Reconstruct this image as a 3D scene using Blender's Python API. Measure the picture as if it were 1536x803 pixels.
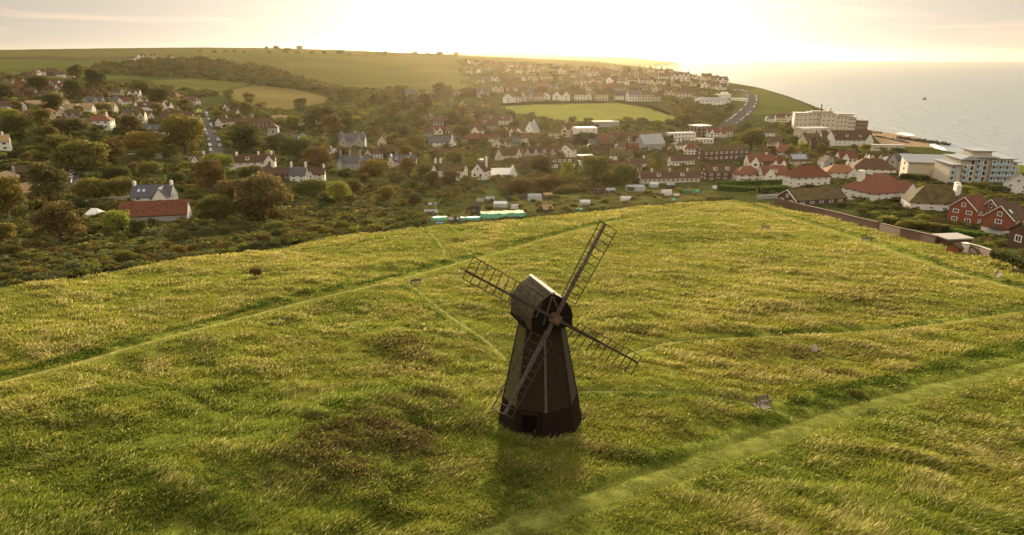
import bpy, math, random
import numpy as np
from mathutils import Vector, Matrix

for o in list(bpy.data.objects):
    bpy.data.objects.remove(o)
SC = bpy.context.scene
COL = SC.collection
R = math.radians

# ------------------------------------------------------------------ camera, sky, sun, exposure
F, PITCH, CZ = 1038.0, R(17.07), 24.8          # focal length in pixels of the 1536 px photograph
cd = bpy.data.cameras.new('camera')
cd.sensor_width = 36.0
cd.lens = 36.0 * F / 1536.0
cd.clip_start, cd.clip_end = 0.5, 60000
cam = bpy.data.objects.new('camera', cd)
COL.objects.link(cam)
cam.location = (0, 0, CZ)
cam.rotation_euler = (math.pi / 2 - PITCH, 0, 0)
SC.camera = cam

SUN_EL, SUN_AZ = R(9.0), R(2.5)               # azimuth measured from +Y towards +X
W = bpy.data.worlds.new('World')
SC.world = W
W.use_nodes = True
wn = W.node_tree.nodes
wl = W.node_tree.links
wn.clear()
wo = wn.new('ShaderNodeOutputWorld')
wb = wn.new('ShaderNodeBackground')
wb.inputs['Strength'].default_value = 0.080
sky = wn.new('ShaderNodeTexSky')
sky.sky_type = 'NISHITA'
sky.sun_disc = False
sky.sun_elevation = SUN_EL
sky.sun_rotation = SUN_AZ
sky.altitude = 60
sky.air_density = 1.0
sky.dust_density = 1.3
sky.ozone_density = 0.6
tint = wn.new('ShaderNodeMix')
tint.data_type = 'RGBA'
tint.blend_type = 'MULTIPLY'
tint.inputs[0].default_value = 1.0
tint.inputs[7].default_value = (1.0, 0.82, 0.62, 1)
hsv = wn.new('ShaderNodeHueSaturation')
hsv.inputs['Saturation'].default_value = 0.32
lift = wn.new('ShaderNodeVectorMath')             # sky sampled from higher up, past the bright band along the horizon
lift.operation = 'MULTIPLY_ADD'
lift.inputs[1].default_value = (1, 1, 0.75)
lift.inputs[2].default_value = (0, 0, 0.10)
nrmz = wn.new('ShaderNodeVectorMath')
nrmz.operation = 'NORMALIZE'
tc = wn.new('ShaderNodeTexCoord')
wl.new(tc.outputs['Generated'], lift.inputs[0])
wl.new(lift.outputs[0], nrmz.inputs[0])
wl.new(nrmz.outputs[0], sky.inputs['Vector'])
wl.new(sky.outputs[0], hsv.inputs['Color'])
wl.new(hsv.outputs[0], tint.inputs[6])
# thin streaks of high cloud
mp = wn.new('ShaderNodeMapping')
mp.inputs['Scale'].default_value = (3.0, 3.0, 34.0)
mp.inputs['Rotation'].default_value = (0, R(5), 0)
nz = wn.new('ShaderNodeTexNoise')
nz.inputs['Scale'].default_value = 1.6
nz.inputs['Detail'].default_value = 6
nz.inputs['Distortion'].default_value = 0.6
rp = wn.new('ShaderNodeValToRGB')
rp.color_ramp.elements[0].position = 0.50
rp.color_ramp.elements[1].position = 0.75
wl.new(tc.outputs['Generated'], mp.inputs[0])
wl.new(mp.outputs[0], nz.inputs['Vector'])
wl.new(nz.outputs[0], rp.inputs[0])
cm = wn.new('ShaderNodeMix')
cm.data_type = 'RGBA'
cm.blend_type = 'MULTIPLY'
cm.inputs[7].default_value = (1.35, 1.22, 1.12, 1)
wl.new(rp.outputs[0], cm.inputs[0])
gam = wn.new('ShaderNodeGamma')                 # gamma flattens the contrast between sun glow and the rest
gam.inputs['Gamma'].default_value = 0.56
wl.new(tint.outputs[2], gam.inputs[0])
sep = wn.new('ShaderNodeSeparateXYZ')
wl.new(tc.outputs['Generated'], sep.inputs[0])
overhead_fill = wn.new('ShaderNodeMapRange')              # fill light added overhead, out of view, by brightening the upper sky
overhead_fill.inputs['From Min'].default_value = 0.10
overhead_fill.inputs['From Max'].default_value = 0.55
overhead_fill.inputs['To Min'].default_value = 1.0
overhead_fill.inputs['To Max'].default_value = 5.5
wl.new(sep.outputs['Z'], overhead_fill.inputs['Value'])
vsc = wn.new('ShaderNodeVectorMath')
vsc.operation = 'SCALE'
wl.new(gam.outputs[0], vsc.inputs[0])
wl.new(overhead_fill.outputs[0], vsc.inputs['Scale'])
wl.new(vsc.outputs[0], cm.inputs[6])
wl.new(cm.outputs[2], wb.inputs['Color'])
wl.new(wb.outputs[0], wo.inputs['Surface'])

ld = bpy.data.lights.new('sun', 'SUN')
ld.energy = 5.0
ld.angle = R(7)
ld.color = (1.0, 0.81, 0.52)
sun = bpy.data.objects.new('sun', ld)
COL.objects.link(sun)
sd = Vector((math.sin(SUN_AZ) * math.cos(SUN_EL), math.cos(SUN_AZ) * math.cos(SUN_EL), math.sin(SUN_EL)))
sun.rotation_euler = sd.to_track_quat('Z', 'Y').to_euler()
sun.location = sd * 100

vs = SC.view_settings
vs.view_transform = 'Standard'
vs.look = 'None'
vs.gamma = 1.0
vs.exposure = 1.5
vs.use_curve_mapping = False
SC.cycles.use_denoising = True
SC.cycles.volume_bounces = 1
SC.cycles.max_bounces = 6
SC.cycles.transparent_max_bounces = 8

# ------------------------------------------------------------------ terrain height
def ray(px, py):
    u = (px - 768.0) / F
    v = (401.5 - py) / F
    return u, math.cos(PITCH) + v * math.sin(PITCH), -math.sin(PITCH) + v * math.cos(PITCH)

def P3(px, py, Y):
    a, b, c = ray(px, py)
    t = Y / b
    return a * t, Y, CZ + c * t

CTRL = [P3(*c) for c in [
    # valley and village, (pixel x, pixel y, distance)
    (700, 300, 262), (860, 294, 275), (1000, 288, 290), (560, 315, 235), (430, 330, 205),
    (700, 270, 345), (700, 245, 420), (870, 245, 430), (1080, 245, 400), (1080, 284, 300), (1200, 284, 285), (1310, 297, 235),
    (1400, 314, 205), (1450, 345, 178), (1500, 272, 275), (1300, 262, 330), (1245, 208, 560), (1150, 230, 460), (1180, 260, 350),
    (1110, 190, 660), (1135, 146, 1000), (1060, 158, 850), (1060, 122, 1350), (1200, 180, 760),
    (245, 334, 186), (233, 306, 215), (140, 328, 200), (92, 365, 152), (0, 400, 112), (0, 330, 170), (302, 250, 330), (375, 255, 325),
    (500, 262, 340), (600, 250, 400), (407, 215, 470), (325, 235, 400), (305, 167, 650), (3, 225, 315), (120, 255, 300), (152, 190, 430),
    (40, 165, 560), (130, 168, 600), (235, 165, 640), (540, 210, 560), (600, 170, 740), (500, 165, 800),
    (100, 118, 1000), (300, 130, 1000), (410, 162, 820), (410, 132, 1040), (200, 116, 1150), (480, 137, 1000), (300, 88, 1600),
    (600, 120, 1250), (600, 90, 1700), (600, 82, 1900), (260, 73, 2600), (400, 74, 2600), (0, 79, 2200), (0, 95, 1700), (0, 112, 1150),
    (130, 78, 2400), (500, 78, 2300), (700, 86, 1900), (760, 92, 1900), (880, 99, 1750), (960, 103, 1720),
    (720, 150, 900), (700, 180, 700), (850, 121, 1250), (850, 141, 1020), (870, 181, 680), (870, 157, 840), (980, 170, 760), (1000, 135, 1080),
    (1010, 106, 1780), (1130, 131, 1215), (1220, 164, 960),
    (-150, 95, 1500), (-150, 82, 2200), (-150, 150, 560), (-150, 250, 260), (-150, 400, 105),
    (880, 98, 3600), (960, 99, 3600), (930, 92, 5200), (900, 86, 6300), (990, 91, 5600), (800, 88, 6500), (760, 90, 4200)]]
for X in range(-150, 120, 40):                     # the open down round the mill
    for Y in range(-60, 261, 40):
        if -95 < X < 85 + 0.1 * Y and not (X < -60 and Y > 110) and not (X < -20 and Y > 190):
            zz = -0.127 * (Y - 44) + 0.012 * X * (0.2 if X > 0 else 0.5)
            CTRL.append((X, Y, zz))
CTRL += [(-600, -300, 30), (0, -600, 25), (300, -400, 5), (-900, 100, 10), (-2500, 1500, 20), (-3500, 4000, 40), (0, 8500, 30), (3000, 8500, 10), (-3000, 8500, 40), (600, 3000, -10), (-800, 4200, 45), (-6000, 0, 30)]
CT = np.array(CTRL, float)
S_ = 500.0

def _phi(r2):
    return 0.5 * r2 * np.log(np.maximum(r2, 1e-12))

def _fit():
    A = CT[:, :2] / S_
    n = len(A)
    d2 = ((A[:, None, :] - A[None, :, :]) ** 2).sum(2)
    K = _phi(d2) + np.eye(n) * 0.0015
    Pm = np.hstack([np.ones((n, 1)), A])
    M = np.zeros((n + 3, n + 3))
    M[:n, :n] = K
    M[:n, n:] = Pm
    M[n:, :n] = Pm.T
    b = np.zeros(n + 3)
    b[:n] = CT[:, 2]
    return np.linalg.solve(M, b)
WT = _fit()
COAST = np.array([(330, -900), (262, 0), (246, 200), (262, 330), (300, 480), (335, 580), (350, 650), (400, 800), (432, 950), (428, 1010), (424, 1215), (402, 1456), (408, 1800),
                  (300, 2400), (420, 3300), (900, 4300), (1150, 4950), (1175, 5200), (1120, 5700), (900, 7000), (300, 9900)], float)
SEA = -65.0

def coast_dist(X, Y):
    """signed distance to the cliff line, positive inland"""
    best = np.full(X.shape, 1e9)
    side = np.ones(X.shape)
    for (x0, y0), (x1, y1) in zip(COAST[:-1], COAST[1:]):
        dx, dy = x1 - x0, y1 - y0
        t = np.clip(((X - x0) * dx + (Y - y0) * dy) / (dx * dx + dy * dy), 0, 1)
        d = np.hypot(X - x0 - t * dx, Y - y0 - t * dy)
        s = np.sign(dx * (Y - y0) - dy * (X - x0))
        m = d < best
        best = np.where(m, d, best)
        side = np.where(m, np.where(s == 0, 1, s), side)
    return best * side

def H0(X, Y):
    X = np.asarray(X, float)
    Y = np.asarray(Y, float)
    sh = X.shape
    x, y = X.ravel() / S_, Y.ravel() / S_
    out = np.empty(x.shape)
    for i in range(0, len(x), 20000):
        xs, ys = x[i:i + 20000], y[i:i + 20000]
        d2 = (xs[:, None] - CT[None, :, 0] / S_) ** 2 + (ys[:, None] - CT[None, :, 1] / S_) ** 2
        out[i:i + 20000] = _phi(d2) @ WT[:-3] + WT[-3] + WT[-2] * xs + WT[-1] * ys
    return out.reshape(sh)

def H1(X, Y):
    X = np.asarray(X, float)
    Y = np.asarray(Y, float)
    h = np.clip(H0(X, Y), -62, 62)
    d = coast_dist(X, Y)
    # the gap: the land comes down to the beach
    gap = np.exp(-(((Y - 660) / 95.0) ** 2)) * np.clip(1 - d / 150.0, 0, 1)
    h = h * (1 - gap) + (-58) * gap
    beach_w = 52 * np.exp(-((Y - 760) / 120.0) ** 2) + 14
    bz = SEA + 3.0 - (np.maximum(-d, 0) / np.maximum(beach_w, 1)) * 3.0
    low = np.maximum(bz, -70.5)
    t = np.clip((d + 6) / 9.0, 0, 1)
    return low * (1 - t) + h * t

_lat = np.random.RandomState(5).rand(256, 256)

def vnoise(x, y, scale, seed=0):
    x = x / scale + seed * 17.31
    y = y / scale + seed * 9.77
    xi, yi = np.floor(x).astype(int), np.floor(y).astype(int)
    fx, fy = x - xi, y - yi
    fx, fy = fx * fx * (3 - 2 * fx), fy * fy * (3 - 2 * fy)
    g = lambda a, b: _lat[a % 256, b % 256]
    return (g(xi, yi) * (1 - fx) + g(xi + 1, yi) * fx) * (1 - fy) + (g(xi, yi + 1) * (1 - fx) + g(xi + 1, yi + 1) * fx) * fy

def in_poly(X, Y, poly):
    r = np.zeros(X.shape, bool)
    n = len(poly)
    for i in range(n):
        x0, y0 = poly[i]
        x1, y1 = poly[(i + 1) % n]
        c = ((y0 > Y) != (y1 > Y)) & (X < (x1 - x0) * (Y - y0) / ((y1 - y0) or 1e-9) + x0)
        r ^= c
    return r

_T = np.concatenate([np.arange(24, 320, 1.0), np.arange(320, 1200, 3.0), np.arange(1200, 8000, 12.0)])

def G(px, py):
    """the point of the ground that the photograph shows at a pixel"""
    a, b, c = ray(px, py)
    Y = _T
    X = a / b * Y
    Z = CZ + c / b * Y
    d = Z - H1(X, Y)
    k = np.argmax(d < 0)
    if d[k] >= 0:
        k = len(Y) - 1
    k = max(k, 1)
    t = d[k - 1] / (d[k - 1] - d[k] + 1e-12)
    y = Y[k - 1] + (Y[k] - Y[k - 1]) * min(max(t, 0), 1)
    return Vector((a / b * y, y, CZ + c / b * y))

def Hs(x, y):
    return float(H1(np.array([x]), np.array([y]))[0])

def world_poly(pts):
    return [tuple(G(*p)[:2]) for p in pts]

def smooth(pts, n=8):
    q = [Vector(p) for p in pts]
    out = []
    for i in range(len(q) - 1):
        p0, p1, p2, p3 = q[max(i - 1, 0)], q[i], q[i + 1], q[min(i + 2, len(q) - 1)]
        for k in range(n):
            t = k / n
            out.append(0.5 * ((2 * p1) + (p2 - p0) * t + (2 * p0 - 5 * p1 + 4 * p2 - p3) * t * t + (3 * p1 - p0 - 3 * p2 + p3) * t ** 3))
    out.append(q[-1])
    return out

def seg_dist(X, Y, line):
    best = np.full(X.shape, 1e9)
    for p, q in zip(line[:-1], line[1:]):
        dx, dy = q[0] - p[0], q[1] - p[1]
        t = np.clip(((X - p[0]) * dx + (Y - p[1]) * dy) / (dx * dx + dy * dy + 1e-9), 0, 1)
        best = np.minimum(best, np.hypot(X - p[0] - t * dx, Y - p[1] - t * dy))
    return best

# paths trodden or mown through the grass: pixels, half width in metres
PATHS = [
    ([(-120, 604), (0, 572), (120, 541), (230, 510), (360, 476), (500, 441), (600, 417), (680, 396), (760, 374), (880, 341), (960, 324), (1030, 311), (1098, 301)], 0.65),
    ([(640, 840), (760, 790), (880, 750), (1010, 705), (1120, 668), (1260, 620), (1400, 582), (1536, 550), (1700, 512)], 1.15),
    ([(930, 536), (1000, 514), (1110, 506), (1230, 500), (1350, 492), (1450, 478), (1536, 466), (1700, 440)], 0.4),
    ([(612, 424), (650, 455), (690, 484), (730, 512), (758, 538)], 0.4),
    ([(1098, 303), (1180, 326), (1270, 352), (1360, 384), (1450, 412), (1560, 440), (1700, 470)], 0.9),
    ([(1110, 306), (1200, 325), (1290, 349), (1380, 376), (1460, 398), (1600, 424)], 0.3),
    ([(628, 338), (648, 352), (664, 372), (668, 384), (690, 394)], 0.4),
    ([(870, 585), (940, 586), (1010, 588), (1080, 596), (1135, 607), (1200, 628)], 0.4),
    ([(540, 384), (640, 364), (760, 345), (900, 324)], 0.0),
]
DARKW = []
PATHW = [([tuple(v[:2]) for v in smooth([G(*p) for p in pts], 4)], hw) for pts, hw in PATHS if hw > 0]
DARK = [  # shade along the upper side of the paths, painted as dark green grass
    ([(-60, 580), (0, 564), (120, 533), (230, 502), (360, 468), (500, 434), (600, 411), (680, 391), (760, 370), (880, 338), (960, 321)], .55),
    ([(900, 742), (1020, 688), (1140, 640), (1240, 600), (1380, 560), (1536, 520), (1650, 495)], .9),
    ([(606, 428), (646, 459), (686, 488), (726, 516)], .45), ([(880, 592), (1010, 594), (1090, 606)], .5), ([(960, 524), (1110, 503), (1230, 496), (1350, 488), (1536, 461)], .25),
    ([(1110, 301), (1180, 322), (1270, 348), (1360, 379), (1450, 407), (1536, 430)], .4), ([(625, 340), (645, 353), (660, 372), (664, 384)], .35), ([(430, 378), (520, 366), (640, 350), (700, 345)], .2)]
FIELD = world_poly([(-80, 452), (0, 436), (120, 416), (200, 402), (300, 387), (400, 374), (480, 361), (560, 349), (620, 343), (700, 338), (760, 331), (900, 317), (1020, 305), (1098, 300),
                    (1165, 309), (1236, 325), (1316, 347), (1400, 367), (1440, 376), (1500, 394), (1600, 424), (1750, 480)])
FIELD = [(-160, 5)] + [(-150, 40)] + FIELD + [(150, 20), (110, 0)]

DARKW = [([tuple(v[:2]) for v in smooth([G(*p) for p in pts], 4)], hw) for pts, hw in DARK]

def path_mask(X, Y):
    m = np.full(X.shape, 1e9)
    for line, hw in PATHW:
        m = np.minimum(m, seg_dist(X, Y, line) - hw)
    return m                       # below 0 on a path

def H(X, Y):
    """the ground with its small unevenness"""
    X = np.asarray(X, float)
    Y = np.asarray(Y, float)
    r = np.hypot(X, Y)
    base = H1(X, Y)
    n = (vnoise(X, Y, 9, 1) - .5) * 0.9 + (vnoise(X + .35 * Y, Y, 2.6, 2) - .5) * 0.35 + (vnoise(X, Y, 1.1, 3) - .5) * 0.16
    near = np.clip((330 - r) / 60, 0, 1)
    k = near
    if near.max() > 0:
        sel = near > 0
        m = np.full(X.shape, 9.0)
        m[sel] = path_mask(X[sel], Y[sel])
        k = near * np.clip(0.12 + np.clip(m / 3.0, 0, 1), 0, 1)
    mid = np.clip((r - 330) / 200, 0, 1)
    d = np.hypot(X - 2, Y - 44)
    base = base - .32 * np.exp(-(d / 5.5) ** 2)
    k = k * np.clip((d - 3) / 5, 0.0, 1)
    if near.max() > 0:
        n = n * k - 0.2 * near * np.clip(1 - m / .35, 0, 1)
        k = 1.0
    return base + n * k + (vnoise(X, Y, 60, 4) - .5) * 2.0 * mid * (coast_dist(X, Y) > 20)

# ------------------------------------------------------------------ object helpers
def tag(o, label=None, cat=None, group=None, kind=None):
    if label: o['label'] = label
    if cat: o['category'] = cat
    if group: o['group'] = group
    if kind: o['kind'] = kind
    return o

def empty(name, loc, rz=0.0):
    o = bpy.data.objects.new(name, None)
    o.empty_display_size = 0.3
    COL.objects.link(o)
    o.location = loc
    o.rotation_euler = (0, 0, rz)
    return o

def thing(name, label, cat, loc, rz=0.0, group=None):
    return tag(empty(name, loc, rz), label, cat, group)

class MB:
    def __init__(s):
        s.v, s.f, s.m = [], [], []
    def add(s, vs, fs, m=0):
        b = len(s.v)
        s.v += [tuple(v) for v in vs]
        s.f += [tuple(i + b for i in f) for f in fs]
        s.m += [m] * len(fs)
    def box(s, c, d, m=0, rz=0.0, M=None):
        x, y, z = d[0] / 2, d[1] / 2, d[2] / 2
        vs = [Vector((sx * x, sy * y, sz * z)) for sz in (-1, 1) for sy in (-1, 1) for sx in (-1, 1)]
        if rz:
            q = Matrix.Rotation(rz, 3, 'Z')
            vs = [q @ v for v in vs]
        if M is not None:
            vs = [M @ v for v in vs]
        vs = [v + Vector(c) for v in vs]
        s.add(vs, [(0, 2, 3, 1), (4, 5, 7, 6), (0, 1, 5, 4), (2, 6, 7, 3), (0, 4, 6, 2), (1, 3, 7, 5)], m)
    def bar(s, p, q, w, h=None, m=0, up=(0, 0, 1)):
        p, q = Vector(p), Vector(q)
        d = q - p
        L = d.length
        z = d.normalized()
        x = Vector(up).cross(z)
        if x.length < 1e-4:
            x = Vector((1, 0, 0)).cross(z)
        x.normalize()
        y = z.cross(x)
        M = Matrix((x, y, z)).transposed()
        s.box((p + q) / 2, (w, h or w, L), m, M=M)
    def tube(s, pts, rads, n=8, m=0, caps=True):
        pts = [Vector(p) for p in pts]
        b = len(s.v)
        for i, (p, r) in enumerate(zip(pts, rads)):
            d = (pts[min(i + 1, len(pts) - 1)] - pts[max(i - 1, 0)]).normalized()
            x = d.cross(Vector((0.31, 0.2, 0.93)))
            if x.length < 1e-3: x = d.cross(Vector((1, 0, 0)))
            x.normalize()
            y = d.cross(x)
            for k in range(n):
                a = 2 * math.pi * k / n
                s.v.append(tuple(p + (x * math.cos(a) + y * math.sin(a)) * r))
        for i in range(len(pts) - 1):
            for k in range(n):
                k2 = (k + 1) % n
                s.f.append((b + i * n + k, b + i * n + k2, b + (i + 1) * n + k2, b + (i + 1) * n + k))
                s.m.append(m)
        if caps:
            s.f.append(tuple(b + k for k in range(n))[::-1]); s.m.append(m)
            e = b + (len(pts) - 1) * n
            s.f.append(tuple(e + k for k in range(n))); s.m.append(m)
    def mesh(s, name, mats):
        me = bpy.data.meshes.new(name)
        me.from_pydata(s.v, [], s.f)
        for m in mats if isinstance(mats, (list, tuple)) else [mats]:
            me.materials.append(m)
        me.polygons.foreach_set('material_index', s.m)
        me.update()
        return me
    def build(s, name, mats, parent=None):
        return link(name, s.mesh(name, mats), parent)

def link(name, me, parent=None, loc=None):
    o = bpy.data.objects.new(name, me)
    COL.objects.link(o)
    if parent: o.parent = parent
    if loc is not None: o.location = loc
    return o

def children(o):
    return [c for c in KIDS.get(o.name, [])] if False else list(o.children)

def copy_tree(o, parent=None):
    c = o.copy()
    COL.objects.link(c)
    if parent: c.parent = parent
    for ch in o.children:
        copy_tree(ch, c)
    return c

def np_mesh(name, verts, quads, mats, col=None, smoothf=False, size=4):
    me = bpy.data.meshes.new(name)
    nv, nf = len(verts), len(quads)
    me.vertices.add(nv)
    me.vertices.foreach_set('co', np.asarray(verts, np.float32).ravel())
    me.loops.add(nf * size)
    me.loops.foreach_set('vertex_index', np.asarray(quads, np.int32).ravel())
    me.polygons.add(nf)
    me.polygons.foreach_set('loop_start', np.arange(0, nf * size, size, dtype=np.int32))
    if smoothf:
        me.polygons.foreach_set('use_smooth', np.ones(nf, bool))
    for m in mats if isinstance(mats, (list, tuple)) else [mats]:
        me.materials.append(m)
    if col is not None:
        a = me.color_attributes.new('Col', 'FLOAT_COLOR', 'POINT')
        c = np.ones((nv, 4), np.float32)
        c[:, :3] = col
        a.data.foreach_set('color', c.ravel())
    me.update(calc_edges=True)
    return me

ORD = 'first second third fourth fifth sixth seventh eighth ninth tenth eleventh twelfth thirteenth fourteenth fifteenth sixteenth seventeenth eighteenth nineteenth twentieth'.split()
TENS = {2: 'twenty', 3: 'thirty', 4: 'forty', 5: 'fifty', 6: 'sixty', 7: 'seventy', 8: 'eighty', 9: 'ninety'}
def ordw(i):
    if i < 20: return ORD[i]
    n = i + 1
    if n % 10 == 0: return TENS[n // 10][:-1] + 'ieth'
    return TENS[n // 10] + '-' + ORD[n % 10 - 1]

# ------------------------------------------------------------------ materials
MATS = {}
def mat(name, col, rough=0.85, var=0.25, scale=3.0, bump=0.0, bscale=20.0, spec=0.3, stretch=(1, 1, 1), metal=0.0, coord='Object', col2=None, wave=None):
    if name in MATS: return MATS[name]
    m = bpy.data.materials.new(name)
    m.use_nodes = True
    n, l = m.node_tree.nodes, m.node_tree.links
    b = n['Principled BSDF']
    b.inputs['Roughness'].default_value = rough
    b.inputs['Specular IOR Level'].default_value = spec
    b.inputs['Metallic'].default_value = metal
    t = n.new('ShaderNodeTexCoord')
    mpn = n.new('ShaderNodeMapping')
    mpn.inputs['Scale'].default_value = stretch
    l.new(t.outputs[coord], mpn.inputs[0])
    nt = n.new('ShaderNodeTexNoise')
    nt.inputs['Scale'].default_value = scale
    nt.inputs['Detail'].default_value = 5
    l.new(mpn.outputs[0], nt.inputs['Vector'])
    r = n.new('ShaderNodeValToRGB')
    r.color_ramp.elements[0].position = 0.3
    r.color_ramp.elements[1].position = 0.7
    c2 = col2 or [min(1, c * (1 + var)) for c in col]
    c1 = [c * (1 - var) for c in col]
    r.color_ramp.elements[0].color = (*c1, 1)
    r.color_ramp.elements[1].color = (*c2, 1)
    l.new(nt.outputs[0], r.inputs[0])
    out = r.outputs[0]
    hsrc = None
    if wave:                                         # courses of tiles, bricks or boards
        w = n.new('ShaderNodeTexWave')
        w.wave_type = 'BANDS'
        w.bands_direction = 'Z'
        w.inputs['Scale'].default_value = wave
        w.inputs['Distortion'].default_value = 0.8
        w.inputs['Detail'].default_value = 2
        l.new(t.outputs['Object'], w.inputs['Vector'])
        mx = n.new('ShaderNodeMix')
        mx.data_type = 'RGBA'
        mx.blend_type = 'MULTIPLY'
        mx.inputs[0].default_value = 0.35
        l.new(out, mx.inputs[6])
        l.new(w.outputs[0], mx.inputs[7])
        out = mx.outputs[2]
        hsrc = w.outputs[0]
    l.new(out, b.inputs['Base Color'])
    if bump:
        bn = n.new('ShaderNodeBump')
        bn.inputs['Strength'].default_value = bump
        bn.inputs['Distance'].default_value = 0.05
        if hsrc is None:
            n2 = n.new('ShaderNodeTexNoise')
            n2.inputs['Scale'].default_value = bscale
            l.new(mpn.outputs[0], n2.inputs['Vector'])
            hsrc = n2.outputs[0]
        l.new(hsrc, bn.inputs['Height'])
        l.new(bn.outputs[0], b.inputs['Normal'])
    MATS[name] = m
    return m

def leaf_mat(name, use_obj=True, trans=0.45):
    m = bpy.data.materials.new(name)
    m.use_nodes = True
    n, l = m.node_tree.nodes, m.node_tree.links
    n.clear()
    o = n.new('ShaderNodeOutputMaterial')
    at = n.new('ShaderNodeAttribute')
    at.attribute_name = 'Col'
    src = at.outputs['Color']
    if use_obj:
        oi = n.new('ShaderNodeObjectInfo')
        mx = n.new('ShaderNodeMix')
        mx.data_type = 'RGBA'
        mx.blend_type = 'MULTIPLY'
        mx.inputs[0].default_value = 1
        l.new(oi.outputs['Color'], mx.inputs[6])
        l.new(src, mx.inputs[7])
        src = mx.outputs[2]
    d = n.new('ShaderNodeBsdfDiffuse')
    t = n.new('ShaderNodeBsdfTranslucent')
    l.new(src, d.inputs['Color'])
    hs = n.new('ShaderNodeHueSaturation')
    hs.inputs['Saturation'].default_value = 1.0
    hs.inputs['Value'].default_value = 1.25
    l.new(src, hs.inputs['Color'])
    l.new(hs.outputs[0], t.inputs['Color'])
    ms = n.new('ShaderNodeMixShader')
    ms.inputs[0].default_value = trans
    l.new(d.outputs[0], ms.inputs[1])
    l.new(t.outputs[0], ms.inputs[2])
    l.new(ms.outputs[0], o.inputs['Surface'])
    MATS[name] = m
    return m

LEAF = leaf_mat('leaf')
GRASSM = leaf_mat('grass_blade', False, 0.40)
BARK = mat('bark', (0.09, 0.065, 0.045), 0.95, .3, 6)
M_ = {
    'white': mat('white_render', (0.58, 0.53, 0.44), .8, .08, 1.5),
    'cream': mat('cream_render', (0.46, 0.385, 0.275), .8, .12, 1.5),
    'grey': mat('grey_stone', (0.27, 0.25, 0.21), .9, .3, 4),
    'brick': mat('dull_brick', (0.13, 0.062, 0.036), .9, .25, 5, wave=3.3),
    'redbrick': mat('red_brick', (0.26, 0.080, 0.036), .9, .15, 4, wave=3.3),
    'brownbrick': mat('brown_brick', (0.115, 0.056, 0.031), .9, .25, 5, wave=3.3),
    'red': mat('red_tile', (0.17, 0.070, 0.041), .9, .25, 2.5, spec=.08, bump=.3, wave=1.6),
    'rust': mat('rust_tile', (0.135, 0.052, 0.029), .9, .3, 1.4, spec=.08, bump=.3, wave=1.6),
    'brown': mat('brown_tile', (0.095, 0.055, 0.034), .9, .3, 2.5, spec=.08, bump=.3, wave=1.6),
    'mossy': mat('mossy_tile', (0.085, 0.055, 0.030), .9, .3, 0.6, spec=.08, bump=.3, col2=(0.125, 0.10, 0.036), wave=1.6),
    'slate': mat('slate', (0.085, 0.08, 0.085), .8, .2, 3, spec=.15, bump=.2, wave=1.6),
    'orange': mat('orange_tile', (0.24, 0.11, 0.05), .85, .2, 2.5, spec=.08, bump=.3, wave=1.6),
    'tan': mat('tan_tile', (0.33, 0.22, 0.11), .85, .2, 2.5, spec=.08, bump=.3, wave=1.6),
    'greyroof': mat('grey_sheet', (0.24, 0.24, 0.23), .9, .1, 1.5, spec=.1),
    'whiteroof': mat('white_sheet', (0.60, 0.57, 0.50), .9, .06, 1.5, spec=.1),
    'glass': mat('window_glass', (0.035, 0.04, 0.045), .12, .1, 1, spec=.6),
    'frame': mat('white_frame', (0.72, 0.69, 0.62), .6, .05, 2),
    'solar': mat('solar_panel', (0.16, 0.18, 0.20), .25, .1, 3, spec=.6),
    'balcony': mat('balcony_glass', (0.24, 0.33, 0.36), .25, .1, 2, spec=.6),
    'asphalt': mat('asphalt', (0.06, 0.055, 0.05), 1, .2, 1, spec=0),
    'concrete': mat('concrete', (0.28, 0.25, 0.20), .9, .15, 2),
    'wood': mat('weathered_wood', (0.07, 0.055, 0.042), .9, .3, 6),
    'darkwood': mat('dark_wood', (0.075, 0.05, 0.035), .9, .3, 6),
    'tyre': mat('tyre', (0.02, 0.02, 0.02), .9, .1, 3),
    'metal': mat('dark_metal', (0.05, 0.05, 0.05), .6, .1, 3),
}

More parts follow.
